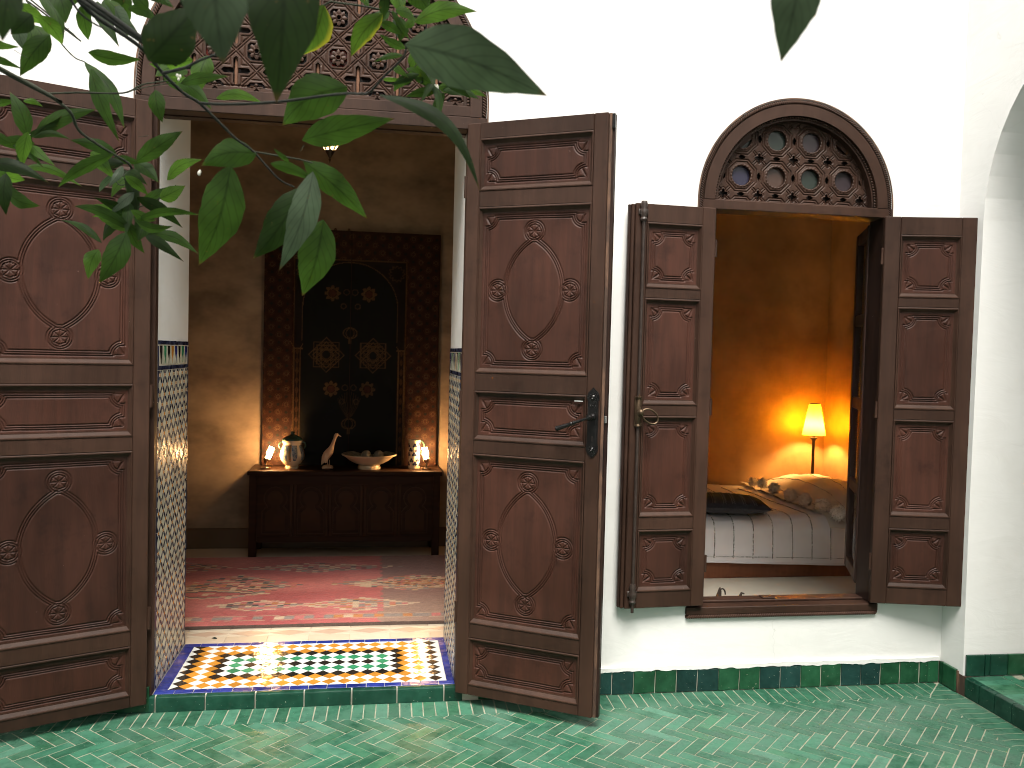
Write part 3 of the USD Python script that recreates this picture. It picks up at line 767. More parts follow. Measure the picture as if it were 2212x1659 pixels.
def leaf_door(name, label, cat, group, hinge, rotz, sx, w, z0, z1, panels, stile_h, stile_l, thick, rc, fan, bigs, ins=0.020):
    """Framed and panelled leaf. Local x runs from the hinge (times sx), y = 0 is the face seen, z from the floor."""
    t = thing(name, label, cat, hinge, rotz, group)
    X = lambda s0, s1: (min(sx * s0, sx * s1), max(sx * s0, sx * s1))
    a, b_ = X(0, stile_h)
    part(t, 'stile', MB().box(a, b_, 0, thick, z0, z1, 0.003), 'frame')
    a, b_ = X(w - stile_l, w)
    part(t, 'stile', MB().box(a, b_, 0, thick, z0, z1, 0.003), 'frame')
    ix0, ix1 = X(stile_h + 0.0008, w - stile_l - 0.0008)
    zs = [z1] + [q for p in panels for q in p] + [z0]
    for k in range(0, len(zs), 2):
        part(t, 'rail', MB().box(ix0, ix1, 0.0012, thick - 0.001, zs[k + 1] + 0.0005, zs[k] - 0.0005, 0.002), 'frame')
    for k, (pt, pb) in enumerate(panels):
        part(t, 'moulding', moulding(ix0, ix1, pb, pt), 'frame')
        px0, px1, pz0, pz1 = ix0 + 0.0155, ix1 - 0.0155, pb + 0.0235, pt - 0.0235
        pw, ph = px1 - px0, pz1 - pz0
        Xg, Zg, Hg = carve(pw, ph, bigs[k], rc, ins, fan)
        cx_, cz_ = (px0 + px1) / 2, (pz0 + pz1) / 2
        v, f = grid_mesh(Xg + cx_, Zg + cz_, Hg - 0.0145)
        part(t, 'carved_panel', (v, f), 'panel', smooth=True)
    part(t, 'back_board', MB().box(ix0 + 0.002, ix1 - 0.002, 0.022, thick - 0.003, z0 + 0.02, z1 - 0.02), 'frame')
    return t


door_panels = [(2.391, 2.174), (2.107, 1.417), (1.342, 1.134), (1.077, 0.353), (0.293, 0.088)]
lf = leaf_door('door_leaf', 'left carved brown door leaf, cut off by the edge of the picture', 'door', 'carved leaves of the big doorway', (-0.889, -0.03, 0), math.radians(26.2), -1, 0.640, 0.043, 2.462,
               door_panels, 0.062, 0.060, 0.036, 0.042, 3, [False, True, False, True, False])
rl = leaf_door('door_leaf', 'right carved brown door leaf with black lever handle', 'door', 'carved leaves of the big doorway', (0.3627, -0.03, 0), math.radians(-31.25), 1, 0.609, 0.046, 2.457,
               door_panels, 0.058, 0.058, 0.036, 0.042, 3, [False, True, False, True, False])
# worn shutting edge, lock and handle of the right leaf
part(rl, 'worn_edge', MB().box(0.6095, 0.622, 0.008, 0.034, 0.047, 2.455, 0.002), 'raw_edge')
part(rl, 'rebate', MB().box(0.6225, 0.632, 0.016, 0.038, 0.047, 2.452), 'dark_wood')
part(rl, 'corner_plate', MB().box(0.6225, 0.634, 0.006, 0.0155, 2.395, 2.452, 0.001), 'iron')
part(rl, 'lock_plate', MB().box(0.6225, 0.6245, 0.0095, 0.0155, 1.02, 1.30, 0.0005), 'iron')
part(rl, 'latch', MB().box(0.6247, 0.634, 0.0095, 0.0155, 1.235, 1.262, 0.001), 'steel')
hx = 0.580
esc = Polygon([(0, 0.140), (0.008, 0.131), (0.020, 0.119), (0.025, 0.105), (0.026, 0.094), (0.020, 0.084), (0.022, 0.078), (0.0215, -0.082), (0.025, -0.094), (0.024, -0.112), (0.015, -0.127), (0.004, -0.140),
               (-0.004, -0.140), (-0.015, -0.127), (-0.024, -0.112), (-0.025, -0.094), (-0.0215, -0.082), (-0.022, 0.078), (-0.020, 0.084), (-0.026, 0.094), (-0.025, 0.105), (-0.020, 0.119), (-0.008, 0.131)])
esc = affinity.translate(esc, hx, 1.236)
mb = MB().prism(esc, 0.0, 0.004, mapf=XZ).prism(esc.buffer(-0.004), 0.004, 0.006, mapf=XZ)
for dz, r in ((0.100, 0.010), (-0.108, 0.009)):
    mb.lathe([(r, 0.0), (r, 0.003), (r * 0.6, 0.006), (r * 0.35, 0.0045), (0.0, 0.0065)], n=14, xf=np.array([[1, 0, 0, hx], [0, 0, -1, -0.006], [0, 1, 0, 1.236 + dz], [0, 0, 0, 1]]))
    for k in range(8):
        mb.sphere((hx + 1.35 * r * math.cos(k * PI / 4), -0.006, 1.236 + dz + 1.35 * r * math.sin(k * PI / 4)), 0.0025, 1)
for k in range(3):
    mb.sphere((hx - 0.010 + 0.010 * k, -0.006, 1.300), 0.0028, 1, (1, 1, 1.8))
eh = part(rl, 'escutcheon', mb, 'iron', smooth=35)
part(eh, 'keyhole', MB().lathe([(0.0038, 0), (0.0038, 0.0008), (0, 0.0008)], n=10, xf=np.array([[1, 0, 0, hx], [0, 0, -1, -0.006], [0, 1, 0, 1.178], [0, 0, 0, 1]])).box(hx - 0.0018, hx + 0.0018, -0.0068, -0.006, 1.160, 1.177), 'dark_glass')
mb = MB().lathe([(0.0, 0.062), (0.008, 0.061), (0.0125, 0.054), (0.0135, 0.044), (0.011, 0.036), (0.0085, 0.03), (0.0085, 0.014), (0.013, 0.010), (0.0145, 0.004), (0.0145, 0)], n=16, xf=np.array([[1, 0, 0, hx], [0, 0, -1, -0.0055], [0, 1, 0, 1.258], [0, 0, 0, 1]]))
hp = np.array([hx, -0.052, 1.258]); dv = np.array([-0.135, -0.012, -0.052])
tt = np.array([0.05, 0.16, 0.3, 0.42, 0.44, 0.47, 0.49, 0.52, 0.54, 0.58, 0.62, 0.92, 0.96, 0.985, 1.0])
rr = np.array([0.0062, 0.0052, 0.0058, 0.0064, 0.0082, 0.0082, 0.0062, 0.0085, 0.0085, 0.0064, 0.0078, 0.0098, 0.0112, 0.0090, 0.003])
mb.tube(hp + tt[:, None] * dv, rr, 12)
part(rl, 'handle', mb, 'iron', smooth=40)
part(rl, 'stop_strip', MB().box(0.500, 0.535, 0.0005, 0.006, 1.317, 1.3195), 'white_tile')
for t_, sx_, w_ in ((lf, -1, 0.64), (rl, 1, 0.609)):
    for zz in (0.35, 1.25, 2.15):
        part(t_, 'hinge', MB().lathe([(0.0, 0.0), (0.007, 0.0), (0.007, 0.09), (0.0, 0.09)], (-sx_ * 0.006, 0.006, zz), 10), 'frame', smooth=40)

# shutters
sh_panels = [(2.084, 1.800), (1.757, 1.292), (1.245, 0.800), (0.745, 0.470)]
sl = leaf_door('window_shutter', 'left shutter with long espagnolette bolt and brass catch', 'shutter', 'carved shutters of the arched window', (1.4655, -0.036, 0), math.radians(3.4), -1, 0.372, 0.399, 2.163,
               sh_panels, 0.062, 0.052, 0.032, 0.042, 5, [False] * 4, 0.022)
sr = leaf_door('window_shutter', 'right shutter beside the corner, with neither bolt nor catch', 'shutter', 'carved shutters of the arched window', (2.273, -0.036, 0), math.radians(-13.1), 1, 0.407, 0.395, 2.166,
               sh_panels, 0.070, 0.068, 0.032, 0.042, 5, [False] * 4, 0.022)
# bolt of the left shutter
part(sl, 'worn_edge', MB().box(-0.3885, -0.373, 0.010, 0.031, 0.399, 2.160, 0.003), 'frame')
part(sl, 'rebate', MB().box(-0.3990, -0.3890, 0.018, 0.034, 0.402, 2.158, 0.002), 'dark_wood')
bx_ = -0.340
bolt = part(sl, 'bolt_rod', MB().tube([(bx_, -0.011, 0.385), (bx_, -0.011, 2.150)], 0.0068, 10), 'bolt', smooth=40)
for zz, hh in ((2.085, 0.085), (0.425, 0.085)):
    mb = MB().lathe([(0.0, 0), (0.013, 0), (0.016, 0.008), (0.0125, 0.016), (0.017, 0.030), (0.017, 0.044), (0.0125, 0.058), (0.0165, 0.070), (0.012, hh), (0, hh)], (bx_, -0.010, zz), 12)
    mb.box(bx_ - 0.022, bx_ + 0.022, -0.006, 0.0, zz + 0.028, zz + 0.052, 0.002)
    part(bolt, 'bolt_guide', mb, 'bolt', smooth=40)
mb = MB().lathe([(0.0, 0), (0.013, 0.0), (0.013, 0.006), (0.009, 0.010), (0.013, 0.022), (0.0165, 0.040), (0.014, 0.060), (0.017, 0.078), (0.012, 0.100), (0.009, 0.118), (0.0145, 0.124), (0.0145, 0.130), (0, 0.130)], (bx_, -0.012, 1.200), 14)
mb.box(bx_ - 0.015, bx_ + 0.019, -0.008, 0.0, 1.200, 1.330, 0.003).sphere((bx_ + 0.004, -0.034, 1.262), 0.0155, 2)
part(sl, 'bolt_catch', mb, 'brass', smooth=45)
ths = np.linspace(0.2, 2 * PI - 0.5, 18)
pth = np.stack([bx_ + 0.044 + 0.030 * np.cos(ths + PI) * 1.25, -0.040 + 0 * ths, 1.246 + 0.030 * np.sin(ths + PI) + 0.012 * np.cos(ths + PI) * -1], 1)
part(sl, 'ring_handle', MB().tube(pth, 0.0042, 8), 'brass', smooth=45)
for t_, sx_ in ((sl, -1), (sr, 1)):
    for zz in (0.55, 1.25, 1.95):
        part(t_, 'hinge', MB().lathe([(0.0, 0.0), (0.006, 0.0), (0.006, 0.075), (0.0, 0.075)], (-sx_ * 0.006, 0.008, zz), 10), 'frame', smooth=40)


# ------------------------------------------------------------------ arched frames with pierced lattices
def half_ring(cx_, cz_, r0, r1, foot):
    a = Point(cx_, cz_).buffer(r1, quad_segs=48).difference(Point(cx_, cz_).buffer(r0, quad_segs=48)).intersection(sbox(cx_ - 3, cz_, cx_ + 3, cz_ + 3))
    if foot < cz_:
        a = unary_union([a, sbox(cx_ - r1, foot, cx_ - r0, cz_ + 1e-4), sbox(cx_ + r0, foot, cx_ + r1, cz_ + 1e-4)])
    return a


def rope_path(cx_, cz_, r, foot, pitch):
    """Points and tangents along a stilted half circle."""
    L1 = cz_ - foot; Lt = 2 * L1 + PI * r
    n = int(Lt / pitch)
    out = []
    for k in range(n):
        s = (k + 0.5) * Lt / n
        if s < L1: p, t = (cx_ - r, foot + s), (0, 1)
        elif s > L1 + PI * r: p, t = (cx_ + r, cz_ - (s - L1 - PI * r)), (0, -1)
        else:
            a = PI - (s - L1) / r
            p, t = (cx_ + r * math.cos(a), cz_ + r * math.sin(a)), (math.sin(a), -math.cos(a))
        out.append((p, t))
    return out


def rope(mb, path, y, r, lean=0.7):
    s = trimesh.creation.icosphere(1, 1.0)
    for (px, pz), (tx, tz) in path:
        ux, uz = -tz, tx
        ax_, az_ = ux * math.cos(lean) + tx * math.sin(lean), uz * math.cos(lean) + tz * math.sin(lean)   # strand direction
        bx_, bz_ = -az_, ax_
        v = s.vertices * np.array([r * 1.5, r * 0.9, r * 0.55])
        V = np.stack([px + v[:, 0] * ax_ + v[:, 2] * bx_, y + v[:, 1], pz + v[:, 0] * az_ + v[:, 2] * bz_], 1)
        mb.add(V, s.faces)
    return mb


def beads(mb, path, y, r):
    for (px, pz), _ in path:
        mb.sphere((px, y, pz), r, 1, (1, 0.8, 1))
    return mb


# -- doorway frame
df = thing('door_frame', 'arched brown frame with pierced star lattice over the big doorway', 'door frame')
part(df, 'post', MB().box(ACX - AR + 0.008, DL + 0.003, 0.006, 0.050, STEP, DZ, 0.002), 'frame')
part(df, 'post', MB().box(DR - 0.003, ACX + AR - 0.008, 0.006, 0.050, STEP, DZ, 0.002), 'frame')
part(df, 'lintel', MB().box(ACX - AR + 0.004, ACX + AR - 0.004, -0.006, 0.075, DZ + 0.0005, DZ + 0.052, 0.003).box(ACX - 0.66, ACX + 0.66, -0.002, 0.073, DZ + 0.0523, DZ + 0.098, 0.003), 'frame')
part(df, 'dark_head', MB().box(DL + 0.002, DR - 0.002, 0.0765, 0.128, DZ - 0.004, DZ + 0.008), 'dark_wood')
part(df, 'arch_band', MB().prism(half_ring(ACX, ACZ, 0.632, 0.680, DZ + 0.053), -0.07, 0.006, mapf=XZf(0.0)), 'frame')
part(df, 'arch_edge', MB().prism(half_ring(ACX, ACZ, 0.6805, AR, DZ + 0.053), -0.07, -0.004, mapf=XZf(0.0)), 'frame')
part(df, 'worn_rim', MB().prism(half_ring(ACX, ACZ, AR - 0.005, AR + 0.002, DZ + 0.02), -0.02, 0.003, mapf=XZf(0.0)), 'raw_edge')
part(df, 'rope_moulding', rope(MB(), rope_path(ACX, ACZ, 0.6925, DZ + 0.055, 0.0115), -0.001, 0.0085), 'frame', smooth=True)
part(df, 'bead_moulding', beads(MB(), rope_path(ACX, ACZ, 0.624, DZ + 0.10, 0.0135), 0.012, 0.0062), 'frame', smooth=True)
part(df, 'inner_rim', MB().prism(half_ring(ACX, ACZ, 0.606, 0.6315, DZ + 0.098), -0.07, -0.017, mapf=XZf(0.0)), 'frame')


def slit(u, v, hl, hw):
    """Distance to a bar with pointed ends, along u."""
    u, v = np.abs(u), np.abs(v)
    return np.maximum(v - hw, (u + v - hl) * 0.7071)


def lattice_door():
    a = 0.163
    st = 0.0024
    xs_ = np.arange(-0.612, 0.6121, st); zs_ = np.arange(0.0, 0.612, st)
    X, Z = np.meshgrid(xs_, zs_)
    ox, oz = 0.0, 0.085                                   # a cross above the middle of the base
    u = (X - ox) / a; v = (Z - oz) / a
    cu, cv = u - np.round(u), v - np.round(v)               # about the nearest cross
    fu, fv = u - 0.5 - np.round(u - 0.5), v - 0.5 - np.round(v - 0.5)   # about the nearest flower
    dc = np.minimum(slit(cu, cv, 0.345, 0.055), slit(cv, cu, 0.345, 0.050))
    au, av = np.abs(fu), np.abs(fv)
    octd = np.maximum(np.maximum(au, av) - 0.215, (au + av) * 0.7071 - 0.248)
    r = np.hypot(fu, fv); th = np.arctan2(fv, fu)
    pet = 0.155 + 0.055 * np.abs(np.cos(4 * th))
    flower = r < pet
    hole = (dc < 0) | ((octd < -0.0) & ~flower)
    hole |= (r < 0.042)
    g = 0.004 * np.ones_like(X)
    H = np.zeros_like(X)
    gr = lambda d, s=0.016: gau(d, s)
    dd = np.abs(np.abs(cu) + np.abs(cv) - 0.5) * 0.7071
    strap = np.maximum.reduce([gr(dc - 0.085), gr(octd - 0.075) * (np.abs(dc) > 0.10), gr(dd - 0.030) * (octd > 0.09) * (dc > 0.10), gr(dd) * (octd > 0.08) * (dc > 0.09) * 0.0])
    H -= 0.0045 * strap
    petal = 0.0055 * np.sqrt(np.clip(1 - ((r - 0.125) / 0.10) ** 2, 0, 1)) * (0.35 + 0.65 * np.abs(np.cos(4 * th)))
    H = np.where(flower & (r > 0.085), petal - 0.001, H)
    H = np.where((r <= 0.085), 0.006 * np.clip(1 - ((r - 0.064) / 0.024) ** 2, 0, 1) + 0.001, H)
    R = np.hypot(X, Z)
    solid = Z < 0.020
    H = np.where(solid, 0.0, H)
    tri = np.abs(X - (np.round(X / 0.163 - 0.5) + 0.5) * 0.163) + np.abs(Z - 0.006) * 1.0
    H = np.where((np.abs(Z - 0.004) < 0.012) & (tri < 0.011), -0.006, H)
    H -= 0.004 * gau(Z - 0.024, 0.0026)
    hole = hole & ~solid & (R < 0.598)
    keep = (R < 0.612) & ~hole
    walls = hole
    # sink the rim of every hole a little so that the edges are eased
    return X, Z, H, keep, hole


def pierced(t, X, Z, H, keep, hole, ox, oz, y, thick, m):
    """Front skin, and the cheeks of the holes going back through the thickness."""
    v, f = grid_mesh(X + ox, Z + oz, H, keep, XZf(y))
    mb = MB().add(v, f)
    nz, nx = X.shape
    cellkeep = keep[:-1, :-1] & keep[:-1, 1:] & keep[1:, 1:] & keep[1:, :-1]
    P = XZf(y)(np.stack([(X + ox).ravel(), (Z + oz).ravel(), H.ravel()], 1)).reshape(nz, nx, 3)
    quads = []
    ii, jj = np.nonzero(cellkeep[:, :-1] != cellkeep[:, 1:])
    for i, j in zip(ii, jj):
        quads.append((P[i, j + 1], P[i + 1, j + 1]))
    ii, jj = np.nonzero(cellkeep[:-1, :] != cellkeep[1:, :])
    for i, j in zip(ii, jj):
        quads.append((P[i + 1, j], P[i + 1, j + 1]))
    A = np.array([q[0] for q in quads]); B = np.array([q[1] for q in quads])
    n = len(A)
    A2, B2 = A.copy(), B.copy(); A2[:, 1] = y + thick; B2[:, 1] = y + thick
    V = np.vstack([A, B, B2, A2]); k = np.arange(n)
    mb.add(V, np.stack([k, k + n, k + 2 * n, k + 3 * n], 1))
    return part(t, 'lattice', mb, m, smooth=35)


Xd, Zd, Hd, kd, hd = lattice_door()
ZB = DZ + 0.099
lat = pierced(df, Xd, Zd, Hd, kd, hd, ACX, ZB, 0.024, 0.016, 'frame')
for i in range(-4, 5):
    for j in range(0, 4):
        px, pz = ACX + i * 0.163, ZB + 0.085 + j * 0.163
        if math.hypot(px - ACX, pz - ZB) < 0.58:
            ln = 0.056
            part(df, 'spindle', MB().tube([(px, 0.042, pz + q * ln) for q in (-1, -0.6, -0.3, 0, 0.3, 0.6, 1)], [0.0065, 0.0075, 0.0068, 0.008, 0.0068, 0.0075, 0.0065], 8), 'spindle', smooth=40)
for i in range(-4, 4):
    for j in range(-1, 4):
        px, pz = ACX + (i + 0.5) * 0.163, ZB + 0.085 + (j + 0.5) * 0.163
        if pz > ZB and math.hypot(px - ACX, pz - ZB) < 0.60:
            m = 'red_glass' if (i, j) in ((0, -1), (0, 0), (1, 1), (-3, 0)) else ('dark_glass' if (i + j) % 3 else 'mauve_glass')
            part(df, 'pane', MB().box(px - 0.055, px + 0.055, 0.0425, 0.046, max(pz - 0.055, ZB), pz + 0.055), m)
part(df, 'back_board', MB().prism(Point(ACX, ACZ).buffer(0.61, quad_segs=32).intersection(sbox(-2, ACZ - 0.01, 2, 5)), -0.070, -0.056, mapf=XZf(0.0)), 'dark_glass')

# -- window frame
wf = thing('window_frame', 'arched brown window frame with pierced octagon lattice and carved sill', 'window frame')
fz = 0.386
part(wf, 'post', MB().box(WCX - WRr + 0.006, WL, 0.004, 0.118, fz, WZ1, 0.002), 'frame')
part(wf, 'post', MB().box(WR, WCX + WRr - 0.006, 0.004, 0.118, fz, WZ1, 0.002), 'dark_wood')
part(wf, 'lintel', MB().box(WCX - WRr + 0.003, WCX + WRr - 0.003, -0.004, 0.118, WZ1 + 0.0005, WZ1 + 0.043, 0.003), 'frame')
mb = MB().box(WCX - WRr + 0.001, WCX + WRr - 0.001, -0.014, 0.12, 0.351, 0.3855, 0.003)
part(wf, 'sill', mb, 'frame')
part(wf, 'sill_nosing', MB().box(WL + 0.001, WR - 0.001, 0.050, 0.119, 0.386, 0.397, 0.003).box(1.79, 1.85, 0.055, 0.10, 0.397, 0.404, 0.002), 'frame')
mb = MB()
n = int(0.92 / 0.0105)
rope(mb, [((WCX - 0.46 + 0.92 * (k + 0.5) / n, 0.343), (1, 0)) for k in range(n)], -0.012, 0.008)
part(wf, 'sill_rope', mb, 'frame', smooth=True)
part(wf, 'sill_bed', MB().box(WCX - WRr + 0.001, WCX + WRr - 0.001, -0.008, 0.05, 0.336, 0.350, 0.002), 'frame')
part(wf, 'arch_band', MB().prism(half_ring(WCX, WCZ, 0.390, 0.440, WZ1 + 0.044), -0.10, 0.005, mapf=XZf(0.0)), 'frame')
part(wf, 'arch_edge', MB().prism(half_ring(WCX, WCZ, 0.4405, WRr, WZ1 + 0.002), -0.10, -0.003, mapf=XZf(0.0)), 'frame')
part(wf, 'worn_rim', MB().prism(half_ring(WCX, WCZ, WRr - 0.004, WRr + 0.002, WZ1 + 0.002), -0.02, 0.003, mapf=XZf(0.0)), 'raw_edge')
part(wf, 'rope_moulding', rope(MB(), rope_path(WCX, WCZ, 0.4515, WZ1 + 0.003, 0.0098), -0.001, 0.0078), 'frame', smooth=True)
part(wf, 'bead_moulding', beads(MB(), rope_path(WCX, WCZ, 0.3845, WZ1 + 0.045, 0.0125), 0.010, 0.0055), 'frame', smooth=True)
part(wf, 'inner_rim', MB().prism(half_ring(WCX, WCZ, 0.372, 0.3895, WZ1 + 0.044), -0.10, -0.014, mapf=XZf(0.0)), 'frame')


def lattice_window():
    a = 0.166
    st = 0.0021
    xs_ = np.arange(-0.374, 0.3741, st); zs_ = np.arange(0.0, 0.374, st)
    X, Z = np.meshgrid(xs_, zs_)
    u = X / a; v = (Z - 0.122) / a                     # octagons at (i + 1/2, j)
    fu, fv = u - 0.5 - np.round(u - 0.5), v - np.round(v)
    au, av = np.abs(fu), np.abs(fv)
    octd = np.maximum(np.maximum(au, av), (au + av) * 0.7071)
    r = np.hypot(fu, fv)
    hole = r < 0.262
    H = np.zeros_like(X)
    for rad in (0.365, 0.430):
        H -= 0.0045 * gau(octd - rad, 0.016)
    # between the octagons: little hexagons on the sides, stars on the corners
    su, sv = u - np.round(u), fv                        # side between horizontal neighbours
    hx1 = np.maximum(np.abs(su) - 0.050, (np.abs(su) * 0.9 + np.abs(sv) * 0.6) - 0.062)
    tu, tv = fu, v - 0.5 - np.round(v - 0.5)
    hx2 = np.maximum(np.abs(tv) - 0.050, (np.abs(tv) * 0.9 + np.abs(tu) * 0.6) - 0.062)
    cu, cv = su, tv
    rs = np.hypot(cu, cv); ts = np.arctan2(cv, cu)
    star = rs - (0.055 + 0.060 * np.abs(np.cos(2 * ts)) ** 2)
    for off in (0.115,):
        for sgu in (-1, 1):
            for sgv in (-1, 1):
                pass
    hole2 = (hx1 < 0) | (hx2 < 0) | (star < 0)
    dg = np.minimum(np.abs(cu - cv), np.abs(cu + cv)) * 0.7071
    H -= 0.0045 * gau(dg - 0.028, 0.014) * (octd > 0.46) * (star > 0.04)
    H -= 0.003 * gau(star - 0.045, 0.014)
    beadr = np.abs(r - 0.292) < 0.03
    H += np.where(beadr, 0.004 * np.clip(1 - ((r - 0.292) / 0.03) ** 2, 0, 1) * (0.25 + 0.75 * np.abs(np.cos(10 * np.arctan2(fv, fu)))), 0)
    R = np.hypot(X, Z)
    solid = Z < 0.012
    hole = (hole | hole2) & ~solid & (R < 0.352)
    H = np.where(solid, 0, H)
    keep = (R < 0.374) & ~hole
    return X, Z, H, keep, hole


Xw, Zw, Hw, kw_, hw_ = lattice_window()
WB = WZ1 + 0.044
pierced(wf, Xw, Zw, Hw, kw_, hw_, WCX, WB, 0.048, 0.014, 'frame')
gl = {(-2, 0): 'blue_glass', (-1, 0): 'brown_glass', (0, 0): 'green_glass', (1, 0): 'mauve_glass', (-1, 1): 'green_glass', (0, 1): 'mauve_glass', (-2, 1): 'green_glass', (1, 1): 'brown_glass'}
for (i, j), m in gl.items():
    px, pz = WCX + (i + 0.5) * 0.166, WB + 0.122 + j * 0.166
    part(wf, 'pane', MB().lathe([(0.0, 0.0), (0.056, 0.0), (0.056, 0.003), (0.0, 0.003)], n=20, xf=np.array([[1, 0, 0, px], [0, 0, -1, 0.068], [0, 1, 0, pz], [0, 0, 0, 1]])), m)
part(wf, 'back_board', MB().prism(Point(WCX, WCZ).buffer(0.376, quad_segs=32).intersection(sbox(0, WCZ, 4, 5)), -0.095, -0.075, mapf=XZf(0.0)), 'dark_glass')

# inner glazed casement, folded inwards
cs = thing('window_casement', 'dark glazed window casement folded back inside the bedroom window', 'window', (2.284, 0.121, 0), math.radians(66.5))
cw, cz0, cz1 = 0.40, 0.445, 2.150
part(cs, 'stile', MB().box(0, 0.055, -0.034, 0, cz0, cz1, 0.003), 'dark_wood')
part(cs, 'stile', MB().box(cw - 0.055, cw, -0.034, 0, cz0, cz1, 0.003), 'dark_wood')
zsx = np.linspace(cz0, cz1 - 0.055, 5)
for zz in zsx:
    part(cs, 'rail', MB().box(0.0555, cw - 0.0555, -0.032, -0.002, zz, zz + 0.055, 0.003), 'dark_wood')
for k in range(4):
    part(cs, 'pane', MB().box(0.056, cw - 0.056, -0.019, -0.016, zsx[k] + 0.055, zsx[k + 1]), 'clear_glass')
for zz in (0.60, 1.62):
    part(cs, 'hinge', MB().lathe([(0.0, 0.0), (0.0065, 0.0), (0.0065, 0.11), (0.0, 0.11)], (-0.008, -0.040, zz), 10).box(0.0, 0.022, -0.0365, -0.034, zz, zz + 0.11), 'steel', smooth=40)
part(cs, 'bolt', MB().tube([(cw - 0.028, -0.042, 0.56), (cw - 0.028, -0.042, 0.78)], 0.005, 8).box(cw - 0.040, cw - 0.016, -0.038, -0.034, 0.55, 0.80, 0.001), 'iron', smooth=40)

# ------------------------------------------------------------------ right wall with its archway, raised platform
rw = thing('arched_wall', 'white courtyard wall at the right with a tall archway onto a raised floor', 'wall')
ay0, aw_, az = -0.165, 1.30, 2.15                        # arch: near the corner, width, spring height
yz = sbox(-5.6, -0.3, 0.0, WALLH)
acy = ay0 - aw_ / 2
arch_prof = [(ay0, -0.4), (ay0 + 0.010, 0.8), (ay0 + 0.006, 1.5)]
for k in range(25):
    a = PI * k / 24
    arch_prof.append((acy + (aw_ / 2) * math.cos(a), az + 0.735 * math.sin(a)))
arch_prof += [(ay0 - aw_, -0.4)]
ah = Polygon(arch_prof)
YZ = lambda v: np.stack([XR + 0.0 + v[:, 2], v[:, 0], v[:, 1]], 1)
part(rw, 'plaster', MB().prism(yz.difference(ah), 0.0, 0.9, mapf=YZ), 'plaster')
part(rw, 'skirting_bed', MB().box(XR - 0.006, XR - 0.001, ay0 + 0.03, 0.0, 0.0, SK - 0.004).box(XR - 0.002, XR + 0.03, ay0 - 0.012, ay0 + 0.03, -0.01, 0.09), 'raw_edge')
MYZ = lambda v: np.stack([XR - v[:, 2], v[:, 0], v[:, 1]], 1)
for a, b_ in ((-0.030, -0.013), (-0.125, -0.033)):
    part(rw, 'skirting_tile', tile(MB(), ragged(rect(min(a, b_), max(a, b_), 0.003, SK), 0.001), 0.0, 0.012, MYZ, b=0.002, tilt=0.01), 'skirt_green')
PZ = 0.088
plat = thing('raised_floor', kind='structure')
part(plat, 'grout_bed', MB().box(XR + 0.014, XR + 2.4, -6.4, ay0 - 0.002, -0.2, PZ - 0.003), 'grout')
y = ay0 - 0.006
while y > -1.45:
    w = random.uniform(0.095, 0.103)
    prof = Polygon([(-0.001, 0.002), (-0.001, PZ - 0.012), (0.002, PZ - 0.004), (0.010, PZ), (0.028, PZ), (0.028, 0.002)])
    part(plat, 'riser_tile', MB().prism(prof, y - w + 0.002, y - 0.002, mapf=lambda v: np.stack([XR + v[:, 0], v[:, 2], v[:, 1]], 1)), 'deep_green', smooth=35)
    y -= w
pf = []
y = ay0 - 0.008
while y > -1.45:
    w = random.uniform(0.047, 0.053)
    pf.append(rect(XR + 0.031, XR + 0.180, y - w + 0.002, y - 0.0015)); y -= w
for r_ in range(4):
    y = ay0 - 0.008 - (0.05 if r_ % 2 else 0)
    while y > -1.45:
        w = 0.15
        pf.append(rect(XR + 0.184 + r_ * 0.0515, XR + 0.232 + r_ * 0.0515, y - w + 0.002, y - 0.0015)); y -= w
for k, q in enumerate(pf):
    if seen((q.centroid.x, q.centroid.y, PZ), 0.04):
        part(plat, 'floor_tile', tile(MB(), ragged(q, 0.0008), PZ - 0.012, PZ + random.uniform(-0.001, 0), ID, b=0.0012, tilt=0.008), 'green%d' % random.choice([0, 1, 2, 4]))
JX = lambda v: np.stack([v[:, 0], ay0 - v[:, 2], v[:, 1]], 1)
x = XR + 0.006
for w, c in ((0.092, 'deep_green'), (0.027, 'deep_green'), (0.090, 'deep_green'), (0.095, 'skirt_green'), (0.095, 'deep_green'), (0.095, 'skirt_green')):
    part(rw, 'skirting_tile', tile(MB(), ragged(rect(x + 0.002, x + w - 0.002, PZ + 0.002, PZ + 0.098), 0.001), 0.0, 0.011, JX, b=0.002, tilt=0.01), c)
    x += w
part(thing('gallery_wall', kind='structure'), 'plaster', MB().box(XR + 2.4, XR + 2.5, -6.5, 0.0, -0.2, 3.4).box(XR + 0.905, XR + 2.4, -6.5, 0.0, 3.3, 3.4), 'court')

# ------------------------------------------------------------------ the other sides of the courtyard (behind and left of the camera)
part(thing('courtyard_wall', kind='structure'), 'plaster', MB().box(-3.0, -2.62, -5.6, -0.001, -0.2, WALLH), 'court')
part(thing('courtyard_wall', kind='structure'), 'plaster', MB().box(-3.0, XR, -5.6, -5.25, -0.2, WALLH), 'court')

# ------------------------------------------------------------------ salon behind the doorway
SX0, SX1, SY1, SZ1 = -2.7, 1.05, 2.70, 3.30
sf = thing('salon_floor', kind='structure')
part(sf, 'grout_bed', MB().box(SX0, SX1, DT + 0.001, SY1 + 0.1, -0.1, STEP - 0.004), 'beige1')
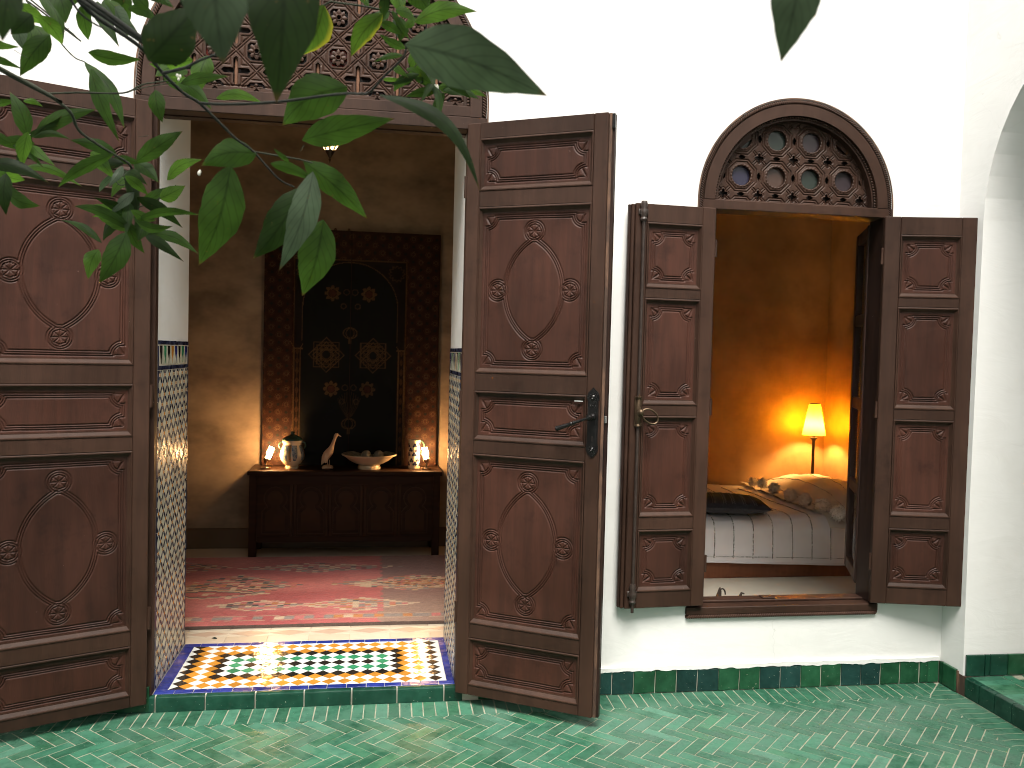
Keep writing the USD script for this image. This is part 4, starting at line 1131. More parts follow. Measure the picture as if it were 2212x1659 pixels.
# one row of big diamonds shows in front of the rug, squares behind them
dq = 0.20
for k in range(-6, 4):
    cx_ = -0.20 + k * dq
    part(sf, 'floor_tile', tile(MB(), Polygon([(cx_ - 0.098, 0.775), (cx_, 0.735), (cx_ + 0.098, 0.775), (cx_, 0.815)]), STEP - 0.01, STEP - 0.0005, ID, b=0.0008, tilt=0.003), 'beige2')
    for sgn in (-1, 1):
        part(sf, 'floor_tile', tile(MB(), Polygon([(cx_ + 0.0025, 0.775 + sgn * 0.0425), (cx_ + dq - 0.0025, 0.775 + sgn * 0.0425), (cx_ + dq / 2, 0.775 + sgn * 0.0022)][::sgn]), STEP - 0.01, STEP - 0.0008, ID, b=0.0008, tilt=0.003), 'beige3')
    for yy0, yy1 in ((DT + 0.004, 0.728), (0.822, 0.915), (0.918, 1.01)):
        part(sf, 'floor_tile', tile(MB(), rect(cx_ - 0.098 + 0.05 * (yy0 > 0.9), cx_ + 0.098 + 0.05 * (yy0 > 0.9), yy0, yy1), STEP - 0.01, STEP - 0.0006, ID, b=0.0008, tilt=0.003), 'beige%d' % random.choice([0, 1, 3]))
sw = thing('salon_wall', kind='structure')
part(sw, 'plaster', MB().box(SX0, SX1, SY1, SY1 + 0.12, -0.1, SZ1), 'tadelakt')
part(sw, 'plaster', MB().box(SX0 - 0.12, SX0, DT + 0.001, SY1 + 0.12, -0.1, SZ1), 'tadelakt')
part(sw, 'plaster', MB().box(SX1, SX1 + 0.1, DT + 0.001, SY1 + 0.5, -0.1, SZ1), 'tadelakt')
part(sw, 'baseboard', MB().box(SX0 + 0.001, SX1 - 0.001, SY1 - 0.016, SY1 - 0.001, STEP - 0.01, 0.205, 0.003), 'salon_dado')
part(thing('salon_ceiling', kind='structure'), 'plaster', MB().box(SX0 - 0.12, SX1 + 0.1, DT + 0.001, SY1 + 0.12, SZ1 + 0.001, SZ1 + 0.1), 'tadelakt')

# rug: knotted squares on a red ground that turns mauve at the right
RX0, RX1, RY0, RY1 = -1.75, 0.86, 0.850, 2.345
kx, ky = 0.0085, 0.0085
nx, ny = int((RX1 - RX0) / kx), int((RY1 - RY0) / ky)
gx, gy = np.meshgrid(np.linspace(RX0, RX1, nx), np.linspace(RY0, RY1, ny))
qx = np.floor(gx / 0.034) * 0.034 + 0.017; qy = np.floor(gy / 0.017) * 0.017 + 0.0085
hsh = meshkit.noise(np.stack([qx * 997.3, qy * 1231.7, qx * 0], -1), 3)
hs2 = meshkit.noise(np.stack([qx * 611.3 + 9, qy * 1733.1, qx * 0], -1), 5)
wob = 0.02 * (meshkit.fbm(np.stack([gx * 3, gy * 6, gx * 0], -1), 3, 2) - 0.5)
big = meshkit.fbm(np.stack([gx * 2.2, gy * 5, gx * 0], -1), 4, 8)
red = np.array([0.36, 0.050, 0.050]); pink = np.array([0.48, 0.125, 0.112]); mauve = np.array([0.28, 0.165, 0.118]); plum = np.array([0.20, 0.090, 0.078])
cream = np.array([0.52, 0.38, 0.25]); orange = np.array([0.44, 0.16, 0.030]); black = np.array([0.022, 0.017, 0.020]); grey = np.array([0.22, 0.175, 0.15]); dred = np.array([0.17, 0.022, 0.022])
T = np.clip((big - 0.3) / 0.4, 0, 1)[..., None]
C = red * (1 - T) + pink * T
right = gx > 0.065 + (gy < 1.05) * -0.02 + 0.01 * np.sin(gy * 60)
T2 = np.clip((gy - 1.15) / 0.35, 0, 1)[..., None]
C = np.where(right[..., None], mauve * (1 - T2) + plum * T2, C)


def diamond(cx_, cy_, hx_, hy_):
    return np.abs((qx + wob) - cx_) / hx_ + np.abs(qy - cy_) / hy_


def fill(mask, pal, sel):
    global C
    edges = np.cumsum([p[0] for p in pal]); edges = edges / edges[-1]
    k = np.searchsorted(edges, sel)
    for i, (_, c) in enumerate(pal):
        C = np.where((mask & (np.clip(k, 0, len(pal) - 1) == i))[..., None], c, C)


palA = [(3.4, cream), (2.0, pink), (1.2, grey), (0.9, orange), (1.9, black), (1.4, dred)]
palB = [(3.4, cream), (2.0, pink), (1.5, grey), (1.4, orange), (0.2, black), (1.0, mauve)]
d1 = diamond(-0.62, 1.205, 0.255, 0.105); fill(d1 < 1, palA, hsh)
d2 = diamond(-0.075, 1.195, 0.30, 0.125); fill(d2 < 1, palB, hsh)
fill((d2 > 0.9) & (d2 < 1.12) & (hs2 > 0.4), [(1, cream)], hsh)
fill((d1 > 0.92) & (d1 < 1.12) & (hs2 > 0.45), [(1, cream)], hsh)
d3 = diamond(-0.80, 1.61, 0.40, 0.27); fill((d3 < 1) & (hs2 > 0.22), palA, hsh)
d3b = diamond(-0.93, 1.44, 0.30, 0.075); fill(d3b < 1.25, [(1, cream)], hsh); fill(d3b < 1.0, [(1, black)], hsh); fill(d3b < 0.82, [(1, red)], hsh); fill(d3b < 0.35, [(1, cream), (1, pink)], hsh)
d3c = diamond(-1.35, 1.60, 0.35, 0.22); fill(d3c < 1, palA, hsh)
d4 = diamond(0.26, 1.63, 0.56, 0.185); fill(d4 < 1, palB, hsh)
for t0, t1, c in ((0.60, 0.68, cream), (0.5, 0.55, black), (0.42, 0.49, orange), (0.30, 0.34, dred), (0.22, 0.28, orange), (0.0, 0.1, orange)):
    dd = np.abs(gx + wob * 0.4 - 0.33) / 0.56 + np.abs(qy - 1.63) / 0.185
    fill((dd > t0) & (dd < t1) & (gx > -0.10), [(1, c)], hsh)
d5 = diamond(-0.35, 2.03, 0.55, 0.13); fill((d5 < 1) & (hs2 > 0.35), [(3, cream), (2, grey), (2, dred), (1, black)], hsh)
d6 = diamond(-1.2, 2.06, 0.35, 0.15); fill((d6 < 1) & (hs2 > 0.3), palA, hsh)
bandm = (qy > 0.945) & (qy < 1.005)
cell = np.floor((gx + 3) / 0.052); hc = meshkit.noise(np.stack([cell * 7.31, cell * 0 + 3.3, cell * 0], -1), 11)
fill(bandm & (hc < 0.72), [(3, cream), (1.4, orange), (1.2, grey), (1.8, pink), (0.3, black)], np.clip(hc / 0.72, 0, 0.999))
fill(((np.abs(gy - 1.012) < 0.006) | (np.abs(gy - 0.935) < 0.005)) & (hs2 > 0.25), [(1, cream * 0.8)], hsh)
fill(gy < RY0 + 0.012, [(1, np.array([0.07, 0.045, 0.035]))], hsh)
C = C * (0.86 + 0.28 * hs2[..., None])
hz = STEP + 0.013 + 0.0022 * meshkit.noise(np.stack([gx * 90, gy * 90, gx * 0], -1), 4) + 0.004 * (meshkit.fbm(np.stack([gx * 2, gy * 2, gx * 0], -1), 2, 6) - 0.5)
edge = np.minimum.reduce([gx - RX0, RX1 - gx, gy - RY0, RY1 - gy])
hz = np.where(edge < 1e-6, STEP + 0.0005, hz)
gyy = gy + np.where(gy < RY0 + 0.02, 0.006 * (meshkit.fbm(np.stack([gx * 5, gx * 0, gx * 0], -1), 3, 1) - 0.5) - 0.009 * (gx + 0.3) * 0, 0)
v, f = grid_mesh(gx, gyy, hz, mapf=ID)
rg = thing('rug', 'worn red and mauve knotted rug with woven diamonds on the salon floor', 'rug')
pth_ = part(rg, 'pile', (v, f), 'rug', smooth=True)
UsdGeom.PrimvarsAPI(stage.GetPrimAtPath(pth_)).CreatePrimvar('tint', Sdf.ValueTypeNames.Color3fArray, 'vertex').Set([Gf.Vec3f(*map(float, c)) for c in C.reshape(-1, 3)])

# a dry leaf fallen behind the threshold
dlf = thing('dry_leaf', 'tiny dark dry leaf lying on the beige tiles behind the step', 'leaf', (-0.755, 0.700, STEP))
a_ = np.linspace(0, PI, 9)
part(dlf, 'blade', MB().add([(0.026 * (k / 8 - 0.5), 0.007 * math.sin(q), 0.003 + 0.004 * math.sin(q)) for k, q in enumerate(a_)] + [(0.026 * (k / 8 - 0.5), -0.006 * math.sin(q), 0.002 + 0.002 * math.cos(q)) for k, q in enumerate(a_)], [(k, k + 1, 10 + k, 9 + k) for k in range(8)]), 'dark_bark', smooth=True)

# chest
CX0, CX1, CY0, CY1, CZ = -0.828, 0.465, 2.345, 2.690, 0.665
ch = thing('chest', 'long dark carved wooden chest against the salon back wall', 'chest')
part(ch, 'lid', MB().box(CX0 - 0.012, CX1 + 0.012, CY0 - 0.012, CY1, CZ - 0.030, CZ, 0.004), 'chest')
part(ch, 'body', MB().box(CX0 + 0.006, CX1 - 0.006, CY0 + 0.012, CY1 - 0.004, 0.190, CZ - 0.0305), 'chest')
for lx in (CX0, CX1 - 0.050):
    for ly in (CY0, CY1 - 0.052):
        part(ch, 'leg', MB().box(lx, lx + 0.050, ly, ly + 0.050, STEP, CZ - 0.031, 0.003), 'chest')
part(ch, 'rail', MB().box(CX0 + 0.051, CX1 - 0.051, CY0 + 0.003, CY0 + 0.0115, 0.175, 0.215, 0.002), 'chest')
part(ch, 'rail', MB().box(CX0 + 0.051, CX1 - 0.051, CY0 + 0.003, CY0 + 0.0115, CZ - 0.095, CZ - 0.032, 0.002), 'chest')
npn = 5
pwid = (CX1 - CX0 - 0.11) / npn
for k in range(npn):
    c = CX0 + 0.055 + (k + 0.5) * pwid
    key = unary_union([Point(c, 0.475).buffer(0.072), sbox(c - 0.052, 0.24, c + 0.052, 0.42), Polygon([(c - 0.085, 0.235), (c + 0.085, 0.235), (c + 0.085, 0.38), (c + 0.06, 0.41), (c - 0.06, 0.41), (c - 0.085, 0.38)])])
    part(ch, 'arched_panel', MB().prism(key.buffer(0.008).difference(key), 0.0, 0.006, mapf=XZf(CY0 + 0.012)).prism(key.buffer(-0.02), 0.0, 0.003, mapf=XZf(CY0 + 0.012)), 'chest_line')
    if k:
        xx = CX0 + 0.055 + k * pwid
        part(ch, 'mullion', MB().box(xx - 0.022, xx - 0.004, CY0 + 0.002, CY0 + 0.0115, 0.2155, CZ - 0.0955, 0.002).box(xx + 0.004, xx + 0.022, CY0 + 0.002, CY0 + 0.0115, 0.2155, CZ - 0.0955, 0.002), 'chest_line')

# painted door panel standing on the chest against the wall
PX0, PX1, PZ0, PZ1, PY = -0.785, 0.452, CZ + 0.001, 2.350, 2.640
pp_ = thing('painted_panel', 'tall dark antique painted double door standing on the chest', 'panel')
part(pp_, 'board', MB().box(PX0, PX1, PY + 0.002, PY + 0.045, PZ0, PZ1, 0.003), 'chest')
st = 0.0052
gx, gz = np.meshgrid(np.arange(PX0, PX1 + 1e-6, st), np.arange(PZ0, PZ1 + 1e-6, st))
mx = -0.183
hn = meshkit.fbm(np.stack([gx * 30, gz * 30, gx * 0], -1), 3, 4)
C = np.ones(gx.shape + (3,)) * np.array([0.085, 0.030, 0.015]) * (0.6 + 0.8 * hn[..., None])
u, w_ = (gx - mx), gz
# outer border: dotted floral print
s_ = 0.055
cu, cw_ = (u / s_) - np.round(u / s_), (w_ / s_) - np.round(w_ / s_)
alt = (np.round(u / s_) + np.round(w_ / s_)) % 2
r = np.hypot(cu, cw_)
cream_ = np.array([0.34, 0.20, 0.095]); gold = np.array([0.30, 0.165, 0.06]); dk = np.array([0.012, 0.012, 0.010]); bl_ = np.array([0.03, 0.035, 0.03])
C = np.where(((r < 0.30) & (alt == 0))[..., None], cream_ * 0.55, C)
C = np.where(((r < 0.17) & (alt == 0))[..., None], np.array([0.11, 0.035, 0.016]), C)
C = np.where(((r < 0.20) & (alt == 1))[..., None], bl_, C)
C = np.where(((r > 0.38) & (r < 0.44) & (alt == 0))[..., None], np.array([0.18, 0.075, 0.03]), C)
# inner field with columns and arch
fx = np.abs(u)
field_in = (fx < 0.395) & (w_ < 2.140)
C = np.where(field_in[..., None], np.array([0.030, 0.016, 0.010]) * (0.7 + 0.6 * hn[..., None]), C)
C = np.where(((np.abs(fx - 0.395) < 0.004) & (w_ < 2.143) | (np.abs(w_ - 2.141) < 0.004) & (fx < 0.397))[..., None], gold * 0.7, C)
aw2, asz = 0.335, 1.80
arch_in = ((w_ < asz) & (fx < aw2 - 0.0 * w_)) | ((w_ >= asz) & (np.hypot(fx / aw2, (w_ - asz) / 0.325) < 1))
low = w_ < 1.50
arch_in = np.where(low, fx < 0.345, arch_in)
C = np.where(arch_in[..., None], np.array([0.011, 0.012, 0.009]) * (0.8 + 0.4 * hn[..., None]), C)
ed = np.abs(np.hypot(fx / aw2, np.maximum(w_ - asz, 0) / 0.325) - 1) < 0.010
C = np.where((ed & (w_ > 1.56))[..., None], gold * 0.8, C)
for xx in (0.348, 0.388):
    C = np.where(((np.abs(fx - xx) < 0.0042) & low)[..., None], gold, C)
C = np.where(((np.abs(w_ - 1.50) < 0.005) & (fx > 0.33) & (fx < 0.395))[..., None], gold, C)
C = np.where(((np.abs(w_ - 1.50 - (np.abs(fx - 0.368) - 0.018) * 1.6) < 0.005) & (w_ > 1.5) & (w_ < 1.55) & (fx > 0.33))[..., None], gold, C)
C = np.where((np.abs(fx - 0.368) < 0.006 * (1 + np.sin(w_ * 90)))[..., None] & low[..., None], np.array([0.15, 0.07, 0.025]), C)
C = np.where((np.abs(u) < 0.004)[..., None], np.array([0.045, 0.02, 0.012]), C)


def stamp(cx_, cz_, fn, col):
    global C
    a, b = np.abs(u) - abs(cx_) if abs(cx_) > 0.01 else u, w_ - cz_
    C = np.where((fn(a, b) & arch_in)[..., None], col, C)


def sunflower(a, b, R=0.058):
    r, t = np.hypot(a, b), np.arctan2(b, a)
    return (r < R * (0.62 + 0.38 * np.abs(np.cos(4 * t)))) & (r > R * 0.5)


def star12(a, b):
    m = np.zeros_like(a, bool)
    for k in range(2):
        q = k * PI / 4
        x_, y_ = np.abs(a * math.cos(q) + b * math.sin(q)), np.abs(-a * math.sin(q) + b * math.cos(q))
        sq = np.maximum(x_, y_)
        for rr in (0.088, 0.066, 0.040):
            m |= (np.abs(sq - rr) < 0.0036)
        m |= ((np.abs(x_ - 0.03) < 0.0025) | (np.abs(y_ - 0.03) < 0.0025)) & (sq < 0.088)
    return m


for cz_ in (1.901, 1.217):
    stamp(0.128, cz_, sunflower, gold * 0.85)
    stamp(0.128, cz_, lambda a, b: (np.hypot(a, b) < 0.026), np.array([0.16, 0.05, 0.025]))
    stamp(0.0, cz_ + 0.01, lambda a, b: (np.abs(np.hypot(np.abs(a) - 0.03, b) - 0.020) < 0.0035), gold * 0.5)
    stamp(0.05, cz_ - 0.09, lambda a, b: (np.abs(np.hypot(a, b) - 0.018) < 0.004), gold * 0.55)
stamp(0.165, 1.461, star12, gold * 0.75)
for cz_ in (1.619, 0.967):
    stamp(0.0, cz_, lambda a, b: (np.abs(np.hypot(a / 0.048, b / 0.038) - 1) < 0.10) | ((np.abs(np.hypot(a / 0.028, b / 0.034) - 1) < 0.10)), gold * 0.75)
    stamp(0.0, cz_ - 0.055, lambda a, b: (np.abs(a) < 0.010) & (np.abs(b) < 0.022), gold * 0.7)
for k in range(5):
    dz0 = 1.0
    for sgn in (1,):
        stamp(0.001, 1.0, lambda a, b, k=k: (np.abs(np.abs(u) - (0.018 + 0.022 * k) * (1 - np.exp(-np.maximum(b, 0) * 9))) < 0.0026) & (b > 0) & (b < 0.20 - 0.012 * k), gold * 0.38)
ros = lambda a, b: (np.abs(np.hypot(a, b) - 0.050 - 0.006 * np.cos(12 * np.arctan2(b, a))) < 0.006)
C = np.where((ros(fx - 0.325, w_ - 2.055))[..., None], gold * 0.45, C)
H = 0.0008 * hn + np.where(np.abs(u) < 0.003, -0.004, 0) + np.where((np.abs(fx - 0.395) < 0.006) & (w_ < 2.145), 0.004, 0)
C = C * 0.32
v, f = grid_mesh(gx, gz, H, mapf=XZf(PY))
pth_ = part(pp_, 'painted_face', (v, f), 'painted', smooth=True)
UsdGeom.PrimvarsAPI(stage.GetPrimAtPath(pth_)).CreatePrimvar('tint', Sdf.ValueTypeNames.Color3fArray, 'vertex').Set([Gf.Vec3f(*map(float, c)) for c in C.reshape(-1, 3)])
for px in (-0.30, -0.205):
    part(pp_, 'hook', MB().lathe([(0.0, 0), (0.009, 0), (0.011, 0.008), (0.006, 0.018), (0, 0.02)], (px, PY + 0.015, PZ1 - 0.002), 10), 'brass', smooth=40)


# spot lamps
def spot_lamp(x, y, lean, label):
    t = thing('spot_lamp', label, 'lamp', (x, y, CZ), 0, 'small glass lamps on the chest')
    part(t, 'base', MB().lathe([(0.0, 0.016), (0.030, 0.016), (0.034, 0.013), (0.034, 0.0), (0.0, 0.0)], n=24), 'chrome', smooth=40)
    part(t, 'stem', MB().tube([(0, 0, 0.015), (0, 0, 0.045)], 0.006, 10).sphere((0, 0, 0.048), 0.010, 2), 'chrome', smooth=40)
    c, s = math.cos(lean), math.sin(lean)
    xf = np.array([[c, 0, s, 0.0], [0, 1, 0, 0], [-s, 0, c, 0.050], [0, 0, 0, 1]])
    part(t, 'socket', MB().lathe([(0.0, 0.0), (0.016, 0.0), (0.022, 0.010), (0.022, 0.026), (0.0, 0.026)], n=18, xf=xf), 'chrome', smooth=40)
    part(t, 'glass_shade', MB().lathe([(0.0225, 0.020), (0.0255, 0.040), (0.0262, 0.085), (0.0248, 0.108)], n=24, xf=xf), 'clear_glass', smooth=40)
    part(t, 'bulb', MB().sphere((0, 0, 0.066), 0.0205, 2, (1, 1, 1.95), xf=xf), 'spot_bulb', smooth=True)


spot_lamp(-0.735, 2.455, 0.42, 'lit glass lamp leaning right, at the left end of the chest')
spot_lamp(0.372, 2.455, -0.13, 'lit glass lamp beside the blue blotched jug, at the right end of the chest')

# lidded jar
jr = thing('lidded_jar', 'painted ceramic jar with dark green lid and two ears', 'jar', (-0.560, 2.490, CZ))
jprof = [(0.0, 0.0), (0.044, 0.0), (0.046, 0.012), (0.040, 0.018), (0.058, 0.035), (0.078, 0.062), (0.085, 0.090), (0.080, 0.120), (0.069, 0.148), (0.064, 0.165), (0.066, 0.176), (0.070, 0.186), (0.068, 0.196), (0.060, 0.196)]
part(jr, 'body', MB().lathe(jprof, n=36), 'jar_cream', smooth=50)
def shell(th0, th1, z0, z1, off, m, nm, taper=0.0):
    zs_ = np.linspace(z0, z1, 10); ts_ = np.linspace(th0, th1, 10)
    pr = np.interp(zs_, [p[1] for p in jprof[3:12]], [p[0] for p in jprof[3:12]]) + off
    V, F = [], []
    for i, (zz, rr_) in enumerate(zip(zs_, pr)):
        mid = (th0 + th1) / 2; sh = 1 - taper * (1 - i / 9.0) ** 2
        for tt_ in ts_:
            q = mid + (tt_ - mid) * sh
            V.append((rr_ * math.cos(q), rr_ * math.sin(q), zz))
    for i in range(9):
        for j in range(9):
            F.append((i * 10 + j, i * 10 + j + 1, i * 10 + j + 11, i * 10 + j + 10))
    part(jr, nm, MB().add(V, F), m, smooth=50)
for k in range(4):
    t0 = -PI / 2 - 0.10 + k * PI / 2
    shell(t0 - 0.66, t0 - 0.15, 0.060, 0.165, 0.0012, 'jar_blue', 'painted_field', 0.5)
    shell(t0 + 0.15, t0 + 0.66, 0.060, 0.165, 0.0012, 'jar_blue', 'painted_field', 0.5)
    shell(t0 - 0.13, t0 + 0.13, 0.055, 0.172, 0.0012, 'jar_flower', 'painted_flower', 0.4)
part(jr, 'lid', MB().lathe([(0.070, 0.197), (0.070, 0.203), (0.055, 0.216), (0.034, 0.228), (0.016, 0.234), (0.012, 0.240), (0.016, 0.248), (0.012, 0.256), (0.0, 0.258)], n=30), 'jar_lid', smooth=50)
for sg in (-1, 1):
    th = np.linspace(-1.2, 1.6, 9)
    part(jr, 'ear', MB().tube([(sg * (0.070 + 0.020 * math.cos(q)), 0.0, 0.160 + 0.024 * math.sin(q)) for q in th], 0.006, 8), 'jar_lid', smooth=50)

# wooden bird
bd = thing('wooden_bird', 'carved pale wooden heron on a lumpy stand', 'figurine', (-0.318, 2.47, CZ), 0)
part(bd, 'stand', MB().sphere((0, 0, 0.010), 0.036, 2, (1.0, 0.8, 0.5)).sphere((0.018, 0.006, 0.010), 0.022, 2, (1, 1, 0.7)).sphere((-0.018, -0.008, 0.008), 0.020, 2, (1, 1, 0.7)), 'bird', smooth=50)
for dx in (-0.006, 0.006):
    part(bd, 'leg', MB().tube([(0.006 + dx, 0.004 * (1 if dx > 0 else -1), 0.015), (0.008 + dx, 0.003 * (1 if dx > 0 else -1), 0.062)], 0.0028, 8), 'bird', smooth=50)
bp = np.array([(-0.040, 0.028), (-0.034, 0.045), (-0.018, 0.075), (-0.002, 0.100), (0.014, 0.122), (0.024, 0.142), (0.032, 0.165), (0.040, 0.190), (0.048, 0.212), (0.053, 0.228), (0.060, 0.240), (0.070, 0.246)])
br = np.array([0.002, 0.011, 0.024, 0.029, 0.027, 0.020, 0.0135, 0.011, 0.0105, 0.0125, 0.0135, 0.004])
bd_body = part(bd, 'body', MB().tube(np.c_[bp[:, 0], 0 * bp[:, 0], bp[:, 1]], br, 16), 'bird', smooth=60)
part(bd_body, 'beak', MB().tube([(0.066, 0, 0.240), (0.080, 0, 0.232), (0.092, 0, 0.226)], [0.006, 0.004, 0.001], 8), 'bird', smooth=50)
for sg in (-1, 1):
    part(bd_body, 'wing', MB().sphere((-0.010, sg * 0.024, 0.082), 0.03, 2, (0.55, 0.2, 1.35)), 'bird', smooth=60)

# footed bowl with two balls
bo = thing('footed_bowl', 'wide cream pottery bowl on a foot holding two grey balls', 'bowl', (-0.030, 2.49, CZ))
part(bo, 'body', MB().lathe([(0.0, 0.0), (0.078, 0.0), (0.080, 0.010), (0.074, 0.026), (0.070, 0.028), (0.100, 0.040), (0.140, 0.062), (0.172, 0.088), (0.190, 0.096), (0.193, 0.102), (0.188, 0.106)], n=48), 'bowl', smooth=40)
part(bo, 'inside', MB().lathe([(0.1875, 0.1058), (0.165, 0.092), (0.13, 0.070), (0.09, 0.050), (0.0, 0.042)], n=48), 'bowl_in', smooth=40)
for bx2, by2 in ((-0.022, 0.03), (0.066, 0.035)):
    s = MB().sphere((0, 0, 0), 0.036, 3).mesh()
    g_ = usdkit.mesh(stage, fresh('/World', 'ball'), (np.asarray(s[0]) + np.array([-0.030 + bx2, 2.49 + by2, CZ + 0.090]), s[1]), M['ball'], smooth=True)
    tag(g_.GetPrim(), 'grey ball lying in the %s of the footed bowl' % ('left half' if bx2 < 0 else 'right half'), 'ball', 'balls in the bowl')

# jug with blue blotches
jg = thing('jug', 'tall cream jug with dark blue leaf blotches and a handle', 'jug', (0.287, 2.50, CZ))
part(jg, 'body', MB().lathe([(0.0, 0.0), (0.040, 0.0), (0.042, 0.006), (0.040, 0.10), (0.041, 0.185), (0.044, 0.206), (0.040, 0.206), (0.037, 0.18), (0.0, 0.17)], n=30), 'jar_cream', smooth=40)
for k in range(6):
    for zz in np.arange(0.028, 0.190, 0.034):
        th = k * 2 * PI / 6 + (zz / 0.034 % 2) * 0.52 + random.uniform(-0.2, 0.2)
        zz = zz + random.uniform(-0.007, 0.007)
        for dth, dz in ((-0.17, 0.004), (0.17, 0.004), (0.0, 0.0125), (0, -0.004)):
            pass
        mb = MB()
        for dth, dz, sc in ((-0.20, 0.0, 1), (0.20, 0.0, 1), (0.0, 0.013, 1.0)):
            q = th + dth
            c, s = math.cos(q), math.sin(q)
            mb.sphere((0, 0, 0), 0.0088 * sc, 1, (0.18, 1, 1), xf=np.array([[c, -s, 0, 0.0412 * c], [s, c, 0, 0.0412 * s], [0, 0, 1, zz + dz], [0, 0, 0, 1]]))
        part(jg, 'blotch', mb, 'jug_blue', smooth=True)
th = np.linspace(-1.35, 1.5, 12)
part(jg, 'handle', MB().tube([(0.040 + 0.030 * math.cos(q), 0.0, 0.150 + 0.050 * math.sin(q)) for q in th], 0.0055, 8), 'jar_lid', smooth=50)

# hanging lantern
ln = thing('hanging_lantern', 'small pointed metal lantern hanging lit inside the salon', 'lantern', (-0.290, 1.60, 0))
lz = 2.685
part(ln, 'chain', MB().tube([(0, 0, lz + 0.30), (0, 0, SZ1)], 0.004, 6), 'bronze')
part(ln, 'cap', MB().lathe([(0.0, 0.30), (0.012, 0.295), (0.02, 0.26), (0.05, 0.22), (0.075, 0.205), (0.078, 0.198), (0.0, 0.198)], (0, 0, lz), 8), 'bronze')
part(ln, 'finial', MB().lathe([(0.030, -0.010), (0.020, -0.030), (0.007, -0.050), (0.004, -0.054), (0.0085, -0.062), (0.003, -0.070), (0.0, -0.086)], (0, 0, lz), 12), 'bronze', smooth=40)
for k in range(8):
    a0, a1 = k * PI / 4 + 0.15, (k + 1) * PI / 4 - 0.15
    for (ra, za), (rb, zb_) in (((0.072, 0.19), (0.062, 0.05)), ((0.058, 0.035), (0.033, -0.004))):
        V = [(rb * math.cos(a0), rb * math.sin(a0), lz + zb_), (rb * math.cos(a1), rb * math.sin(a1), lz + zb_), (ra * math.cos(a1), ra * math.sin(a1), lz + za), (ra * math.cos(a0), ra * math.sin(a0), lz + za)]
        part(ln, 'pane', MB().add(V, [(0, 1, 2, 3)]), 'lantern_glass')
    a = k * PI / 4
    part(ln, 'rib', MB().tube([(0.076 * math.cos(a), 0.076 * math.sin(a), lz + 0.198), (0.064 * math.cos(a), 0.064 * math.sin(a), lz + 0.043), (0.031 * math.cos(a), 0.031 * math.sin(a), lz - 0.010)], 0.0045, 6), 'bronze')

# ------------------------------------------------------------------ bedroom behind the window
BX0, BX1, BY1, BZ1 = 1.152, 3.735, 3.06, 3.0
bf = thing('bedroom_floor', kind='structure')
part(bf, 'screed', MB().box(BX0, BX1 + 0.1, 0.1315, BY1 + 0.1, -0.1, 0.0605), 'bed_floor')
bwl = thing('bedroom_wall', kind='structure')
part(bwl, 'plaster', MB().box(BX0, BX1 + 0.12, BY1, BY1 + 0.12, -0.1, BZ1), 'ochre')
part(bwl, 'plaster', MB().box(BX1, BX1 + 0.12, DT + 0.001, BY1 - 0.001, -0.1, BZ1), 'ochre')
part(thing('bedroom_ceiling', kind='structure'), 'plaster', MB().box(BX0, BX1 + 0.12, DT + 0.001, BY1 + 0.12, BZ1 + 0.001, BZ1 + 0.1), 'court')

bedx0, bedx1, bedy0, bedy1, bedz = 1.50, 3.42, 1.655, 3.045, 0.468
be = thing('bed', 'low bed with reddish wooden base along the bedroom back wall', 'bed')
part(be, 'base', MB().box(bedx0 + 0.01, bedx1, bedy0 + 0.012, bedy1, 0.061, 0.215, 0.006), 'bed_wood')
part(be, 'mattress', MB().box(bedx0 + 0.02, bedx1, bedy0 + 0.022, bedy1 - 0.01, 0.2155, bedz - 0.022, 0.03), 'spread')


def spread_section(u):
    """Cloth profile from the hem up over the front edge and back: u in metres along the cloth, returns y, z."""
    r = 0.105
    H0 = bedz - r - 0.172
    if u < H0:
        return bedy0 - 0.004 - 0.006 * math.sin(PI * u / H0), 0.172 + u
    u -= H0
    if u < r * PI / 2:
        a = u / r
        return bedy0 - 0.004 + r * (1 - math.cos(a)), bedz - r + r * math.sin(a)
    u -= r * PI / 2
    return bedy0 - 0.004 + r + u, bedz + 0.0


us = np.concatenate([np.linspace(0, 0.40, 40), np.linspace(0.42, 1.60, 40)])
xs_ = np.linspace(bedx0, bedx1 + 0.005, 150)
V = np.zeros((len(us), len(xs_), 3))
for i, uu in enumerate(us):
    for j, xx in enumerate(xs_):
        yy, zz = spread_section(uu)
        drop = -0.030 * np.clip((xx - 2.2) / 0.9, -0.3, 1.0) if uu < 0.02 else -0.030 * np.clip((xx - 2.2) / 0.9, -0.3, 1.0) * max(0, 1 - uu / 0.20)
        yy -= 0.012 * (1 - min(uu / 0.12, 1)) * (0.6 + 0.4 * math.sin(xx * 8.0)) * 0.7
        zz += drop
        V[i, j] = (xx, min(yy, bedy1), zz)
nn = meshkit.fbm(V * np.array([4, 5, 5]), 3, 12) - 0.5
n3 = meshkit.fbm(V * np.array([9, 3, 3]) + 5, 4, 22) - 0.5
V[..., 1] -= 0.020 * n3 * (V[..., 2] <= 0.44)
V[..., 2] += 0.022 * (meshkit.fbm(V * np.array([7, 5, 0]), 4, 31) - 0.5) * (V[..., 2] > 0.44)
V[..., 2] += 0.012 * nn * (V[..., 2] > 0.30)
V[..., 1] += 0.014 * nn * (V[..., 2] <= 0.44)
nu, nxs = len(us), len(xs_)
idx = np.arange(nu * nxs).reshape(nu, nxs)
F = np.stack([idx[:-1, :-1], idx[:-1, 1:], idx[1:, 1:], idx[1:, :-1]], -1).reshape(-1, 4)
bs = thing('bedspread', 'white bedspread with sequin lines hanging over the front of the bed', 'bedspread')
part(bs, 'cloth', MB().add(V.reshape(-1, 3), F), 'spread', smooth=True)


